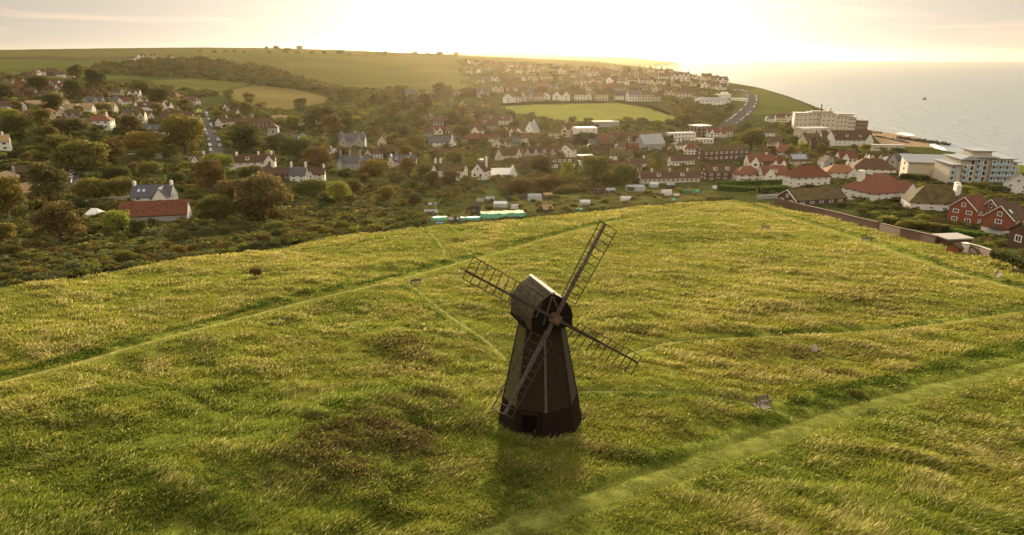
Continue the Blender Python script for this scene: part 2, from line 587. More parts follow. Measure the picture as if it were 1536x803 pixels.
# ------------------------------------------------------------------ ground, one sheet to the horizon
ZONES = [  # pixel outline, colour
    ([(0, 80), (130, 79), (260, 74), (400, 75), (500, 80), (600, 83), (700, 90), (735, 100), (728, 120), (715, 133), (650, 138), (590, 136), (520, 130), (480, 122), (400, 100), (300, 88), (200, 92), (120, 104), (0, 112)], (0.076, 0.076, 0.024)),
    ([(0, 84), (120, 86), (230, 90), (150, 98), (110, 108), (150, 114), (215, 116), (130, 124), (60, 116), (0, 110)], (0.064, 0.072, 0.021)),
    ([(0, 86), (60, 84), (200, 85), (225, 88), (150, 91), (60, 90), (0, 90)], (0.058, 0.049, 0.024)),
    ([(225, 122), (290, 117), (372, 126), (360, 131), (318, 141), (250, 136)], (0.072, 0.078, 0.022)),
    ([(325, 141), (385, 127), (430, 132), (492, 146), (486, 154), (425, 165), (398, 163)], (0.126, 0.102, 0.037)),
    ([(432, 171), (462, 170), (474, 178), (450, 184)], (0.065, 0.088, 0.019)),
    ([(215, 247), (262, 244), (276, 250), (270, 257), (214, 259)], (0.088, 0.102, 0.024)),
    ([(246, 346), (262, 335), (296, 330), (300, 338), (262, 348)], (0.088, 0.095, 0.024)),
    ([(436, 204), (470, 198), (494, 208), (488, 217), (440, 215)], (0.068, 0.068, 0.024)),
    ([(1108, 140), (1135, 132), (1222, 163), (1200, 170), (1130, 172)], (0.068, 0.078, 0.022)),
    ([(1092, 150), (1108, 140), (1130, 172), (1100, 186)], (0.058, 0.065, 0.020)),
    ([(620, 330), (760, 300), (900, 285), (1040, 278), (1090, 296), (900, 314), (760, 328), (640, 337)], (0.065, 0.061, 0.020)),
    ([(1515, 240), (1560, 240), (1560, 262), (1500, 256)], (0.082, 0.095, 0.024)),
]
def build_ground():
    rr = np.concatenate([[0.01, 6], np.geomspace(12, 9800, 680)])
    a0 = np.radians(np.linspace(-53, 53, 950))
    a1 = np.radians(np.concatenate([np.linspace(53.8, 180, 34), np.linspace(-180, -53.8, 34)[1:]]))
    aa = np.concatenate([a0, a1])
    nr, na = len(rr), len(aa)
    X = (rr[:, None] * np.sin(aa)[None, :])
    Y = (rr[:, None] * np.cos(aa)[None, :])
    Z = H(X, Y)
    cd_ = coast_dist(X, Y)
    col = np.empty(X.shape + (3,))
    col[:] = (0.040, 0.046, 0.015)
    r = np.hypot(X, Y)
    far = (r > 1500)
    col[far] = (0.066, 0.066, 0.022)
    for pts, c in ZONES:
        m = in_poly(X, Y, world_poly(pts)) & (r > 130)
        col[m] = c
    fm = in_poly(X, Y, FIELD)
    col[fm] = (0.115, 0.125, 0.022)
    n1 = vnoise(X, Y, 14, 7)
    n2 = vnoise(X + .4 * Y, Y, 3.2, 8)
    k = (0.75 + 0.5 * n1) * (0.75 + 0.5 * n2)
    near = (r < 330)
    col[near] *= k[near][:, None]
    far_k = 0.85 + 0.3 * vnoise(X, Y, 70, 11)
    col[~near] *= far_k[~near][:, None]
    # shingle beach, chalk cliff
    b = (cd_ < -2) & (Y < 1100)
    col[b] = (0.24, 0.165, 0.10)
    ch = (cd_ < 4) & (cd_ > -14) & (Y > 1050)
    col[ch] = (0.55, 0.51, 0.42)
    V = np.stack([X, Y, Z], -1).reshape(-1, 3)
    i = np.arange(nr - 1)[:, None] * na
    j = np.arange(na)[None, :]
    j2 = (j + 1) % na
    q = np.stack([i + j, i + na + j, i + na + j2, i + j2], -1).reshape(-1, 4)[:, ::-1]
    m = bpy.data.materials.new('turf')
    m.use_nodes = True
    n, l = m.node_tree.nodes, m.node_tree.links
    bs = n['Principled BSDF']
    bs.inputs['Roughness'].default_value = 0.95
    bs.inputs['Specular IOR Level'].default_value = 0.0
    at = n.new('ShaderNodeAttribute'); at.attribute_name = 'Col'
    g = n.new('ShaderNodeNewGeometry')
    mpn = n.new('ShaderNodeMapping'); mpn.inputs['Scale'].default_value = (1, 0.6, 1); mpn.inputs['Rotation'].default_value = (0, 0, 0.5)
    l.new(g.outputs['Position'], mpn.inputs[0])
    nt = n.new('ShaderNodeTexNoise'); nt.inputs['Scale'].default_value = 0.9; nt.inputs['Detail'].default_value = 8; nt.inputs['Roughness'].default_value = .65
    l.new(mpn.outputs[0], nt.inputs['Vector'])
    rmp = n.new('ShaderNodeValToRGB')
    rmp.color_ramp.elements[0].position, rmp.color_ramp.elements[1].position = .3, .72
    rmp.color_ramp.elements[0].color, rmp.color_ramp.elements[1].color = (.55, .6, .5, 1), (1.5, 1.42, 1.5, 1)
    l.new(nt.outputs[0], rmp.inputs[0])
    mx = n.new('ShaderNodeMix'); mx.data_type = 'RGBA'; mx.blend_type = 'MULTIPLY'; mx.inputs[0].default_value = 1
    l.new(at.outputs['Color'], mx.inputs[6]); l.new(rmp.outputs[0], mx.inputs[7])
    l.new(mx.outputs[2], bs.inputs['Base Color'])
    bn = n.new('ShaderNodeBump'); bn.inputs['Strength'].default_value = .7; bn.inputs['Distance'].default_value = .25
    l.new(nt.outputs[0], bn.inputs['Height']); l.new(bn.outputs[0], bs.inputs['Normal'])
    me = np_mesh('ground', V, q, m, col.reshape(-1, 3), True)
    tag(link('ground', me), kind='structure')
build_ground()

def water():
    rr = np.concatenate([[1.0], np.geomspace(200, 12500, 60)])
    aa = np.linspace(0, 2 * math.pi, 181)[:-1]
    V = np.stack([rr[:, None] * np.sin(aa), rr[:, None] * np.cos(aa), np.full((len(rr), 180), SEA)], -1).reshape(-1, 3)
    i = np.arange(len(rr) - 1)[:, None] * 180
    j = np.arange(180)[None, :]
    q = np.stack([i + j, i + (j + 1) % 180, i + 180 + (j + 1) % 180, i + 180 + j], -1).reshape(-1, 4)[:, ::-1]
    m = bpy.data.materials.new('sea_water')
    m.use_nodes = True
    n, l = m.node_tree.nodes, m.node_tree.links
    n.remove(n['Principled BSDF'])
    df = n.new('ShaderNodeBsdfDiffuse'); df.inputs['Color'].default_value = (0.110, 0.136, 0.136, 1)
    gl = n.new('ShaderNodeBsdfGlossy'); gl.inputs['Color'].default_value = (0.9, 0.9, 0.88, 1); gl.inputs['Roughness'].default_value = 0.28
    ms = n.new('ShaderNodeMixShader'); ms.inputs[0].default_value = 0.24
    l.new(df.outputs[0], ms.inputs[1]); l.new(gl.outputs[0], ms.inputs[2]); l.new(ms.outputs[0], n['Material Output'].inputs['Surface'])
    g = n.new('ShaderNodeNewGeometry')
    mpn = n.new('ShaderNodeMapping'); mpn.inputs['Scale'].default_value = (1, 0.45, 1); mpn.inputs['Rotation'].default_value = (0, 0, 0.35)
    l.new(g.outputs['Position'], mpn.inputs[0])
    nt = n.new('ShaderNodeTexNoise'); nt.inputs['Scale'].default_value = 0.055; nt.inputs['Detail'].default_value = 9; nt.inputs['Roughness'].default_value = .62
    l.new(mpn.outputs[0], nt.inputs['Vector'])
    bn = n.new('ShaderNodeBump'); bn.inputs['Strength'].default_value = 1.0; bn.inputs['Distance'].default_value = 7.0
    l.new(nt.outputs[0], bn.inputs['Height']); l.new(bn.outputs[0], df.inputs['Normal']); l.new(bn.outputs[0], gl.inputs['Normal'])
    me = np_mesh('sea', V, q, m)
    tag(link('sea', me), kind='structure')
water()

def haze():
    mb = MB()
    mb.box((0, 0, 5.0), (25600, 25600, 166))        # from a metre under the sea bed to just above the highest hill
    m = bpy.data.materials.new('haze_air')
    m.use_nodes = True
    n, l = m.node_tree.nodes, m.node_tree.links
    n.clear()
    o = n.new('ShaderNodeOutputMaterial')
    v = n.new('ShaderNodeVolumePrincipled')
    v.inputs['Color'].default_value = (1.0, 0.82, 0.57, 1)
    v.inputs['Density'].default_value = HAZE_D
    v.inputs['Anisotropy'].default_value = HAZE_G
    l.new(v.outputs[0], o.inputs['Volume'])
    tag(mb.build('haze', m), kind='stuff')
HAZE_D, HAZE_G = 0.145e-4, 0.76
haze()

def ribbon(name, line, hw, m, lift=0.06, seg=4, step=1.5, kind='structure'):
    pts = [Vector((p[0], p[1])) for p in line]
    res = [pts[0]]
    for a, b in zip(pts[:-1], pts[1:]):
        k = max(1, int((b - a).length / step))
        for i in range(1, k + 1):
            res.append(a.lerp(b, i / k))
    V = []
    rg = random.Random(len(res))
    for i, p in enumerate(res):
        d = (res[min(i + 1, len(res) - 1)] - res[max(i - 1, 0)]).normalized()
        nn = Vector((-d.y, d.x))
        w = hw * (1 + rg.uniform(-.15, .15))
        for k in range(seg + 1):
            q = p + nn * w * (2 * k / seg - 1)
            V.append((q.x, q.y))
    V = np.array(V)
    Z = H(V[:, 0], V[:, 1]) + lift
    edge = np.tile(np.array([-0.12] + [0] * (seg - 1) + [-0.12]), len(res))
    V = np.column_stack([V, Z + edge * (lift < .2)])
    i = np.arange(len(res) - 1)[:, None] * (seg + 1)
    j = np.arange(seg)[None, :]
    q = np.stack([i + j, i + j + 1, i + seg + 2 + j, i + seg + 1 + j], -1).reshape(-1, 4)[:, ::-1]
    return tag(link(name, np_mesh(name, V, q, m, None, True)), kind=kind)

MOWN = mat('mown_turf', (0.165, 0.155, 0.042), 1.0, .4, 1.2, bump=.4, bscale=4, spec=0)
TRACK = mat('mown_track', (0.115, 0.122, 0.026), 1.0, .4, 1.2, bump=.4, bscale=4, spec=0)
for line, hw in PATHW:
    if hw > .35:
        ribbon('grass_path', line, hw, TRACK if hw > 1 else MOWN)

def road(name, px, hw, m=None, lift=.35, step=6):
    return ribbon(name, [tuple(v[:2]) for v in smooth([G(*p) for p in px], 5)], hw, m or M_['asphalt'], lift, 4, step)
road('road', [(322, 262), (326, 236), (322, 215), (314, 196), (306, 178), (302, 163)], 3.6)
road('road', [(96, 283), (101, 270), (104, 262)], 4.2)
road('cliff_road', [(1086, 196), (1097, 186), (1110, 176), (1122, 164), (1129, 152), (1127, 143), (1114, 136), (1096, 134)], 7.5, lift=.6)
road('verge', [(303, 190), (298, 176), (299, 165)], 2.2, mat('verge_grass', (0.16, 0.16, 0.04), 1, .2, 1, spec=0), lift=.5)

def patch(name, px, m, lift=.25, step=4.0, kind='structure'):
    poly = np.array(world_poly(px))
    x0, y0 = poly.min(0); x1, y1 = poly.max(0)
    nx, ny = max(2, int((x1 - x0) / step)), max(2, int((y1 - y0) / step))
    xs, ys = np.meshgrid(np.linspace(x0, x1, nx), np.linspace(y0, y1, ny))
    zs = H(xs, ys) + lift
    ins = in_poly((xs[:-1, :-1] + xs[1:, 1:]) / 2, (ys[:-1, :-1] + ys[1:, 1:]) / 2, poly)
    i, j = np.nonzero(ins)
    q = np.stack([i * nx + j, i * nx + j + 1, (i + 1) * nx + j + 1, (i + 1) * nx + j], -1)
    V = np.stack([xs, ys, zs], -1).reshape(-1, 3)
    return tag(link(name, np_mesh(name, V, q, m, None, True)), kind=kind)
patch('playing_field', [(752, 160), (800, 157), (930, 156), (972, 163), (1016, 179), (1006, 184), (950, 181), (900, 182), (850, 184), (800, 175), (770, 170)],
      mat('playing_turf', (0.135, 0.14, 0.034), 1, .12, .03, spec=0), lift=.6, step=5)

# white water on the beach
FOAM = mat('surf_foam', (0.6, 0.58, 0.52), .6, .1, .2)
for px in ([(1341, 200.5), (1352, 198.5), (1368, 201), (1374, 204), (1360, 203.6), (1350, 202)], [(1386, 215.5), (1398, 214.5), (1414, 221), (1426, 230), (1438, 237), (1424, 235), (1410, 228), (1398, 220)]):
    pts = []
    for a, b in px:
        r0 = ray(a, b)
        t = (SEA + .3 - CZ) / r0[2]
        pts.append((r0[0] * t, r0[1] * t))
    cxx, cyy = np.mean(pts, 0)
    V = [(cxx, cyy, SEA + .3)]
    rg = random.Random(3)
    ring = []
    for i in range(len(pts)):
        p, q = pts[i], pts[(i + 1) % len(pts)]
        for k in range(8):
            t = k / 8
            w = 1 + rg.uniform(-.22, .22)
            ring.append((cxx + (p[0] + (q[0] - p[0]) * t - cxx) * w, cyy + (p[1] + (q[1] - p[1]) * t - cyy) * w, SEA + .25))
    mb = MB()
    mb.add(V + ring, [(0, i + 1, (i + 1) % len(ring) + 1) for i in range(len(ring))])
    tag(mb.build('surf', FOAM), kind='structure')

# ------------------------------------------------------------------ long grass of the down
def build_grass():
    rs = np.random.RandomState(11)
    N = 230000
    r = 23 * np.exp(rs.rand(N) * math.log(290 / 23.0))
    a = np.radians(rs.uniform(-43, 43, N))
    X, Y = r * np.sin(a), r * np.cos(a)
    ok = in_poly(X, Y, FIELD)
    X, Y, r = X[ok], Y[ok], r[ok]
    pm = path_mask(X, Y) + (vnoise(X, Y, 1.7, 51) - .5) * .7
    ok =  (np.hypot(X - 2, Y - 44) > 3.2)
    side = (pm < .0) & (seg_dist(X, Y, PATHW[1][0]) > 2.5)
    ok &= ~(side & (rs.rand(len(X)) < .7))
    for qx, qy, rad in ((1146, 606, 1.15), (623, 424, 1.0), (1148, 345, 1.2), (1300, 361, 1.2), (1498, 419, 1.2), (1222, 527, .6), (1212, 591, .4), (933, 328, .7), (1025, 311, .7)):
        g = G(qx, qy)
        ok &= np.hypot(X - g.x, Y - g.y + .25) > rad
    X, Y, r, pm = X[ok], Y[ok], r[ok], pm[ok]
    # wind-combed tussocks: coordinates stretched along the lie of the grass
    ang = -0.55 + 1.2 * (vnoise(X, Y, 30, 21) - .5) + 2.6 * (vnoise(X, Y, 3.2, 26) - .5)
    u, v = X * math.cos(-.55) + Y * math.sin(-.55), -X * math.sin(-.55) + Y * math.cos(-.55)
    big = vnoise(u / 2.0, v, 5.5, 22)
    tus = vnoise(u / 2.2, v, 1.25, 23) * .7 + vnoise(u / 1.5, v, .55, 24) * .3
    keep = tus > rs.rand(len(X)) * 0.62
    X, Y, r, pm, ang, big, tus = [q[keep] for q in (X, Y, r, pm, ang, big, tus)]
    n = len(X)
    Z = H(X, Y)
    B = 9
    idx = np.repeat(np.arange(n), B)
    m = len(idx)
    spread = 0.16 + 0.0016 * r[idx]
    px = X[idx] + rs.randn(m) * spread
    py = Y[idx] + rs.randn(m) * spread
    pz = Z[idx] - 0.03 + np.where(pm[idx] < .05, .065, 0)
    hgt = (0.16 + 0.46 * np.clip(tus[idx] - .2, 0, 1)) * (0.75 + .5 * big[idx]) * rs.uniform(.6, 1.25, m)
    hgt *= np.where(pm[idx] > .05, np.clip(0.35 + pm[idx] / 3.5, .35, 1), .15)
    lean = hgt * rs.uniform(.35, 1.1, m)
    la = ang[idx] + rs.randn(m) * .55
    dx, dy = np.cos(la) * lean, np.sin(la) * lean
    w = (0.008 + 0.00045 * r[idx]) * rs.uniform(.7, 1.3, m)
    fa = rs.rand(m) * 2 * math.pi
    wx, wy = np.cos(fa) * w, np.sin(fa) * w
    V = np.empty((m, 5, 3), np.float32)
    V[:, 0] = np.stack([px - wx, py - wy, pz], -1)
    V[:, 1] = np.stack([px + wx, py + wy, pz], -1)
    V[:, 2] = np.stack([px + wx * .8 + dx * .4, py + wy * .8 + dy * .4, pz + hgt * .65], -1)
    V[:, 3] = np.stack([px - wx * .8 + dx * .4, py - wy * .8 + dy * .4, pz + hgt * .65], -1)
    V[:, 4] = np.stack([px + dx, py + dy, pz + hgt], -1)
    green = np.array([0.106, 0.134, 0.017]); lime = np.array([0.195, 0.180, 0.028]); straw = np.array([0.33, 0.275, 0.110]); rust = np.array([0.085, 0.056, 0.026])
    s = np.clip((vnoise(X, Y, 38, 33) * .4 + vnoise(X, Y, 14, 31) * .35 + vnoise(X, Y, 4.0, 32) * .35 - .36) * 2.2 + (r - 75) / 230, 0, 1)[idx]
    pr = rs.rand(m)
    far_trk = seg_dist(X, Y, PATHW[1][0]) > 2.5
    c = green[None] * (1 - s[:, None]) + lime[None] * s[:, None]
    st = pr < 0.04 + np.clip((tus[idx] - .42) * 2.4, 0, 1) * (.18 + .50 * s)
    c[st] = straw
    onp = pm[idx] < .1
    c[onp] = np.array([0.240, 0.230, 0.055])
    c[onp & ~far_trk[idx]] = np.array([0.150, 0.165, 0.030])
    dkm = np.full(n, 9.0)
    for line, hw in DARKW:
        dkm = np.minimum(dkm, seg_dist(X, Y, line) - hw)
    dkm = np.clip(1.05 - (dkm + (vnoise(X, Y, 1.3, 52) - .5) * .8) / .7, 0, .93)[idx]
    bank_shade = rs.rand(m) < dkm * (~onp)
    c[bank_shade] = np.array([0.050, 0.075, 0.010])  # shade of banks and ruts put into the blade colour
    # docks and dead sorrel stand in rusty patches
    dock = np.zeros(n)
    for (qx, qy, rx, ry, w_) in [(560, 660, 7.5, 6.0, .9), (500, 690, 5, 4.0, .8), (630, 610, 4.5, 4.5, .75), (620, 540, 4.5, 5, .5), (440, 720, 5, 3, .6), (680, 640, 3, 3, .5), (1150, 530, 6, 3.4, .65), (1200, 560, 5, 3, .3), (610, 520, 5, 3, .6), (1050, 355, 22, 10, .3), (390, 410, 8, 5, .5),
                                (1290, 455, 9, 5, .4), (1130, 470, 8, 4, .4), (930, 500, 6, 3, .4), (1330, 440, 9, 4, .4), (1180, 325, 24, 7, .25)]:
        g = G(qx, qy)
        e = ((X - g.x) / rx) ** 2 + ((Y - g.y) / ry) ** 2
        dock = np.maximum(dock, w_ * np.clip(1.35 - e - .9 * vnoise(X, Y, 1.6, 41), 0, 1))
    dk = rs.rand(m) < dock[idx]
    c[dk] = rust
    c *= rs.uniform(.75, 1.25, m)[:, None]
    c *= (0.8 + .4 * big[idx])[:, None]
    CC = np.repeat(c[:, None, :], 5, 1)
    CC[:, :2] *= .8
    b = np.arange(m)[:, None] * 5
    tri = np.concatenate([b + np.array([[0, 1, 2]]), b + np.array([[0, 2, 3]]), b + np.array([[3, 2, 4]])], 0)
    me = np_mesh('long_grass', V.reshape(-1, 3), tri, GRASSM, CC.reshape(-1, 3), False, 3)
    tag(link('long_grass', me), kind='stuff')
    print('grass blades', m)
build_grass()

# ------------------------------------------------------------------ the windmill
def windmill():
    TAR = mat('tarred_board', (0.014, 0.009, 0.005), .9, .45, 5, stretch=(1, 1, 6), bump=.3, spec=.05)
    BRD = mat('weathered_black_board', (0.022, 0.013, 0.007), .8, .65, 4, stretch=(1, 1, 7), bump=.3, spec=.1)
    CAPM = mat('cap_board', (0.040, 0.030, 0.011), .75, .5, 3, stretch=(1.0, 1, 1), bump=.25, spec=.15)
    LEAD = mat('lead_strip', (0.06, 0.05, 0.038), .5, .2, 4)
    ZINC = mat('zinc_ridge', (0.22, 0.19, 0.15), .8, .1, 3)
    SPAR = mat('sail_timber', (0.030, 0.021, 0.013), .75, .4, 8)
    WHIP = mat('whip_timber', (0.055, 0.038, 0.024), .7, .35, 8)
    RUST = mat('rusty_iron', (0.085, 0.040, 0.018), .85, .4, 7)
    ox, oy = 2.0, 44.0
    gz = 0.0
    root = thing('windmill', 'black weatherboarded smock windmill with four lattice sails standing alone on the open grass', 'windmill', (ox, oy, gz))
    A0 = R(-90 + 6)                                    # a corner looks just right of the camera
    def corner(k, rad, z):
        a = A0 + k * math.pi / 4
        return Vector((rad * math.cos(a), rad * math.sin(a), z))
    ZB, ZT, RB, RS, RT = 1.85, 7.75, 3.0, 2.62, 1.48
    def shell(z0, z1, r0, r1, rows, lap):
        mb = MB()
        for i in range(rows):
            za, zb = z0 + (z1 - z0) * i / rows, z0 + (z1 - z0) * (i + 1) / rows
            ra, rb = r0 + (r1 - r0) * i / rows + lap, r0 + (r1 - r0) * (i + 1) / rows + lap * .15
            vs = [corner(k, ra, za) for k in range(8)] + [corner(k, rb, zb + .01) for k in range(8)]
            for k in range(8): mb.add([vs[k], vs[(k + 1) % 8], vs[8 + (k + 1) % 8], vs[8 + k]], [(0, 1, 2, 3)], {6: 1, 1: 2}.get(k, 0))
            vs = [corner(k, ra, za) for k in range(8)] + [corner(k, ra - lap * 1.3, za) for k in range(8)]
            mb.add(vs, [(k, 8 + k, 8 + (k + 1) % 8, (k + 1) % 8) for k in range(8)])
        return mb
    b = shell(-1.2, ZB, RB + .18, RS + .06, 15, .02)
    base = b.build('base', [TAR, TAR, TAR], root)
    BRD_SKYLIT = mat('skylit_board', (0.060, 0.052, 0.016), .75, .5, 3, stretch=(1, 1, 6), bump=.3, spec=.15)  # left facet painted lighter and greener for the sky light it reflects
    BRD_SUNLIT = mat('sunlit_board', (0.036, 0.028, 0.020), .75, .4, 4, stretch=(1, 1, 6), bump=.3, spec=.15)  # right facet painted lighter grey for facing the sun
    sm = shell(ZB, ZT, RS, RT, 34, .03).build('smock', [BRD, BRD_SKYLIT, BRD_SUNLIT], root)
    # skirt band between the two
    mb = MB()
    for k in range(8):
        mb.bar(corner(k, RS + .05, ZB), corner(k + 1, RS + .05, ZB), .07, .12)
    mb.build('sill', TAR, root)
    for k in range(8):
        mb = MB()
        mb.bar(corner(k, RS + .02, ZB + .05), corner(k, RT + .03, ZT - .15), .16, .05, up=corner(k, 1, 0))
        mb.build('corner_board', LEAD if k == 0 else BRD, root)
    # door in the facet left of the front corner
    m0, m1 = corner(-1, RB + .06, 0), corner(0, RB + .06, 0)
    c = (m0 + m1) / 2
    t = (m1 - m0).normalized()
    nrm = Vector((t.y, -t.x, 0))
    yaw = math.atan2(t.y, t.x)
    mb = MB(); mb.box(c - nrm * .02 + Vector((0, 0, .75)), (1.0, .10, 2.1), rz=yaw)
    d = mb.build('door', mat('door_black', (0.006, 0.004, 0.003), 1, .2, 4, spec=0), root)
    mb = MB()
    for s in (-1, 1): mb.box(c + t * (.56 * s) + Vector((0, 0, .75)), (.12, .2, 2.2), rz=yaw)
    mb.box(c + Vector((0, 0, 1.86)), (1.24, .22, .12), rz=yaw)
    mb.build('door_frame', TAR, d)
    mb = MB(); mb.box(c + t * .35 + nrm * .06 + Vector((0, 0, .7)), (.08, .08, .2), rz=yaw)
    mb.build('handle', M_['metal'], d)
    # a small window high in the facet right of the strip
    # curb and cap
    AZ = R(20)
    fwd = Vector((math.sin(AZ), -math.cos(AZ), 0))
    side = Vector((math.cos(AZ), math.sin(AZ), 0))
    up = Vector((0, 0, 1))
    mb = MB()
    n = 24
    for zz, r1 in ((ZT - .08, RT + .10), (ZT + .10, RT + .16)):
        mb.add([], [])
    mb.tube([(0, 0, ZT - .1), (0, 0, ZT + .12)], [RT + .2, RT + .24], 24)
    mb.build('curb', TAR, root)
    prof = [(-1.42, 7.55), (-1.46, 8.45), (-1.30, 8.95), (-.82, 9.60), (0, 10.08), (.82, 9.60), (1.30, 8.95), (1.46, 8.45), (1.42, 7.55)]
    F0, F1 = 1.80, -2.05
    # side boards, laid up the roof, in courses
    mb = MB()
    def cp(x, z, f): return side * x + fwd * f + up * z
    for (xa, za), (xb, zb) in zip(prof[:-1], prof[1:]):
        nb = max(2, int(math.hypot(xb - xa, zb - za) / .3))
        nx_, nz_ = (zb - za), -(xb - xa)
        L = math.hypot(nx_, nz_)
        nx_, nz_ = -nx_ / L, -nz_ / L
        if xa + xb < 0: pass
        for i in range(nb):
            t0, t1 = i / nb, (i + 1) / nb
            left = xa + xb < 0
            o0, o1 = (.03, .0) if left else (.0, .03)
            p0 = (xa + (xb - xa) * t0 + nx_ * o0 * (1), za + (zb - za) * t0 + nz_ * o0)
            p1 = (xa + (xb - xa) * t1 + nx_ * o1, za + (zb - za) * t1 + nz_ * o1)
            mb.add([cp(*p0, F0 + .06), cp(*p1, F0 + .06), cp(*p1, F1 - .06), cp(*p0, F1 - .06)], [(0, 1, 2, 3)])
            mb.add([cp(xa + (xb - xa) * t0, za + (zb - za) * t0, F0), cp(xa + (xb - xa) * t1, za + (zb - za) * t1, F0), cp(*p1, F0 + .06), cp(*p0, F0 + .06)], [(0, 1, 2, 3)])
    mb.add([cp(x, z, F1) for x, z in prof], [tuple(range(len(prof)))])
    cap = mb.build('cap', CAPM, root)
    mb = MB()
    mb.add([cp(x * .98, z - .02 if z > 8 else z, F0) for x, z in prof], [tuple(range(len(prof)))])
    for i in range(10):
        x = -1.3 + i * .29
        mb.bar(cp(x, 7.6, F0 + .02), cp(x, 9.9 - abs(x) * 1.0, F0 + .02), .02, .02)
    mb.build('breast_board', TAR, cap)
    mb = MB(); mb.bar(cp(-.62, 8.0, F0 + .05), cp(-.03, 9.9, F0 + .05), .11, .05, up=fwd); mb.build('brace', WHIP, cap)
    mb = MB(); mb.bar(cp(.36, 9.0, F0 + .05), cp(.05, 9.85, F0 + .05), .11, .05, up=fwd); mb.build('brace', WHIP, cap)
    mb = MB(); mb.bar(cp(0, 10.12, F0 + .16), cp(0, 10.12, F1 - .12), .24, .12); mb.build('ridge_capping', ZINC, cap)
    mb = MB()
    for s in (-1, 1): mb.bar(cp(1.45 * s, 7.55, F0), cp(1.45 * s, 7.55, F1), .16, .22)
    mb.build('cap_sill', TAR, cap)
    # windshaft, canister and sails
    TL = R(8)
    nv = Vector((math.sin(AZ) * math.cos(TL), -math.cos(AZ) * math.cos(TL), math.sin(TL)))
    e1 = Vector((math.cos(AZ), math.sin(AZ), 0))
    e2 = nv.cross(e1)
    e2 = e2 if e2.z > 0 else -e2
    hub = Vector((2.80 - ox, 41.8 - oy, 8.50 - gz))
    mb = MB(); mb.tube([hub - nv * 1.6, hub - nv * .25], [.26, .22], 12)
    ws = mb.build('windshaft', SPAR, root)
    mb = MB()
    Mx = Matrix((e1 * math.cos(R(57)) + e2 * math.sin(R(57)), -e1 * math.sin(R(57)) + e2 * math.cos(R(57)), nv)).transposed()
    mb.box(hub, (.62, .62, .5), M=Mx)
    mb.box(hub, (.40, .40, .66), M=Mx)
    mb.build('canister', RUST, ws)
    for k in range(4):
        a = R(57.2 + 90 * k)
        d = e1 * math.cos(a) + e2 * math.sin(a)
        lead = e1 * math.cos(a + math.pi / 2) + e2 * math.sin(a + math.pi / 2)     # counter-clockwise side, narrow
        mb = MB()
        L = 7.0
        off = nv * (.10 if k % 2 else -.10)
        mb.bar(hub + off - d * .1, hub + off + d * 3.6, .21, .20, up=nv)
        mb.bar(hub + off + d * 3.6, hub + off + d * L, .14, .13, up=nv)
        mb.bar(hub + off + nv * .16 + d * .55, hub + off + nv * .13 + d * (L - .05), .13, .12, up=nv)
        sail = mb.build('sail', WHIP if k in (0, 2) else SPAR, root)
        lat = MB()
        nb = 11
        s0, s1 = 1.45, L - .05
        ends = []
        for i in range(nb):
            t = i / (nb - 1)
            s = s0 + (s1 - s0) * t
            tw = R(20 - 15 * t)                               # the weather of the sail
            w = lead * math.cos(tw) + nv * math.sin(tw)
            c = hub + off + nv * .18 + d * s
            pa, pb = c + w * .50, c - w * .98
            ends.append((pa, pb))
            lat.bar(pa, pb, .052, .045, up=nv)
        lat.build('sail_bars', SPAR, sail)
        for q in ((0,) if k == 3 else (0, 1)):
            lat = MB()
            for i in range(nb - 1):
                lat.bar(ends[i][q], ends[i + 1][q], .052, .045, up=nv)
            lat.build('hemlath', SPAR, sail)
    return root
windmill()

# ------------------------------------------------------------------ trees and bushes
def leaf_cloud(seed, blobs, n, size, noise=.18, inner=.35, flat=0.5):
    """blobs: (x, y, z, rx, ry, rz); returns vertices, quads and a brightness per vertex"""
    rs = np.random.RandomState(seed)
    bl = np.array(blobs, float)
    wgt = (bl[:, 3] * bl[:, 5] + bl[:, 3] * bl[:, 4])
    k = rs.choice(len(bl), n, p=wgt / wgt.sum())
    d = rs.randn(n, 3)
    d /= np.linalg.norm(d, axis=1)[:, None]
    d[:, 2] = np.where(d[:, 2] < -.35, -d[:, 2] * .8, d[:, 2])
    th, ph = np.arctan2(d[:, 1], d[:, 0]), d[:, 2]
    bump = np.sin(th * 3 + k * 1.7 + seed) * np.cos(ph * 5 + k) * noise + np.sin(th * 7 + k * 2.9) * np.sin(ph * 9 + seed) * noise * .7
    rad = (1 + bump) * (1 - inner * rs.rand(n) ** 2.2)
    p = bl[k, :3] + d * bl[k, 3:] * rad[:, None]
    nrm = d * 1.1 + rs.randn(n, 3) * flat
    nrm /= np.linalg.norm(nrm, axis=1)[:, None]
    t = np.cross(nrm, rs.randn(n, 3))
    t /= np.linalg.norm(t, axis=1)[:, None]
    b = np.cross(nrm, t)
    s = size * rs.uniform(.55, 1.25, n)[:, None]
    V = np.stack([p - t * s * .5, p - b * s * .32, p + t * s * .5, p + b * s * .32], 1)
    br = rs.uniform(.76, 1.24, n) * (0.85 + .3 * rs.rand(len(bl))[k])
    hue = rs.uniform(-.05, .05, n)
    c = np.stack([br * (1 + hue), br, br * (1 - hue * .5)], -1)
    C = np.repeat(c[:, None, :], 4, 1)
    return V.reshape(-1, 3), np.arange(n * 4).reshape(-1, 4), C.reshape(-1, 3)

def blobs_tree(seed, n=9, w=1.0, h=1.0, base=.28):
    rg = random.Random(seed)
    out = [(0, 0, h * .48, .34 * w, .34 * w, .42 * h)]
    for i in range(n):
        a = rg.uniform(0, 6.28)
        q = rg.uniform(.14, .33) * w
        z = rg.uniform(.16, .84) * h
        s = rg.uniform(.13, .22)
        k = math.sqrt(max(.25, 1 - ((z / h - .40) / .62) ** 2))
        out.append((q * k * math.cos(a), q * k * math.sin(a), z, s * w, s * w, s * .85 * h))
    return out

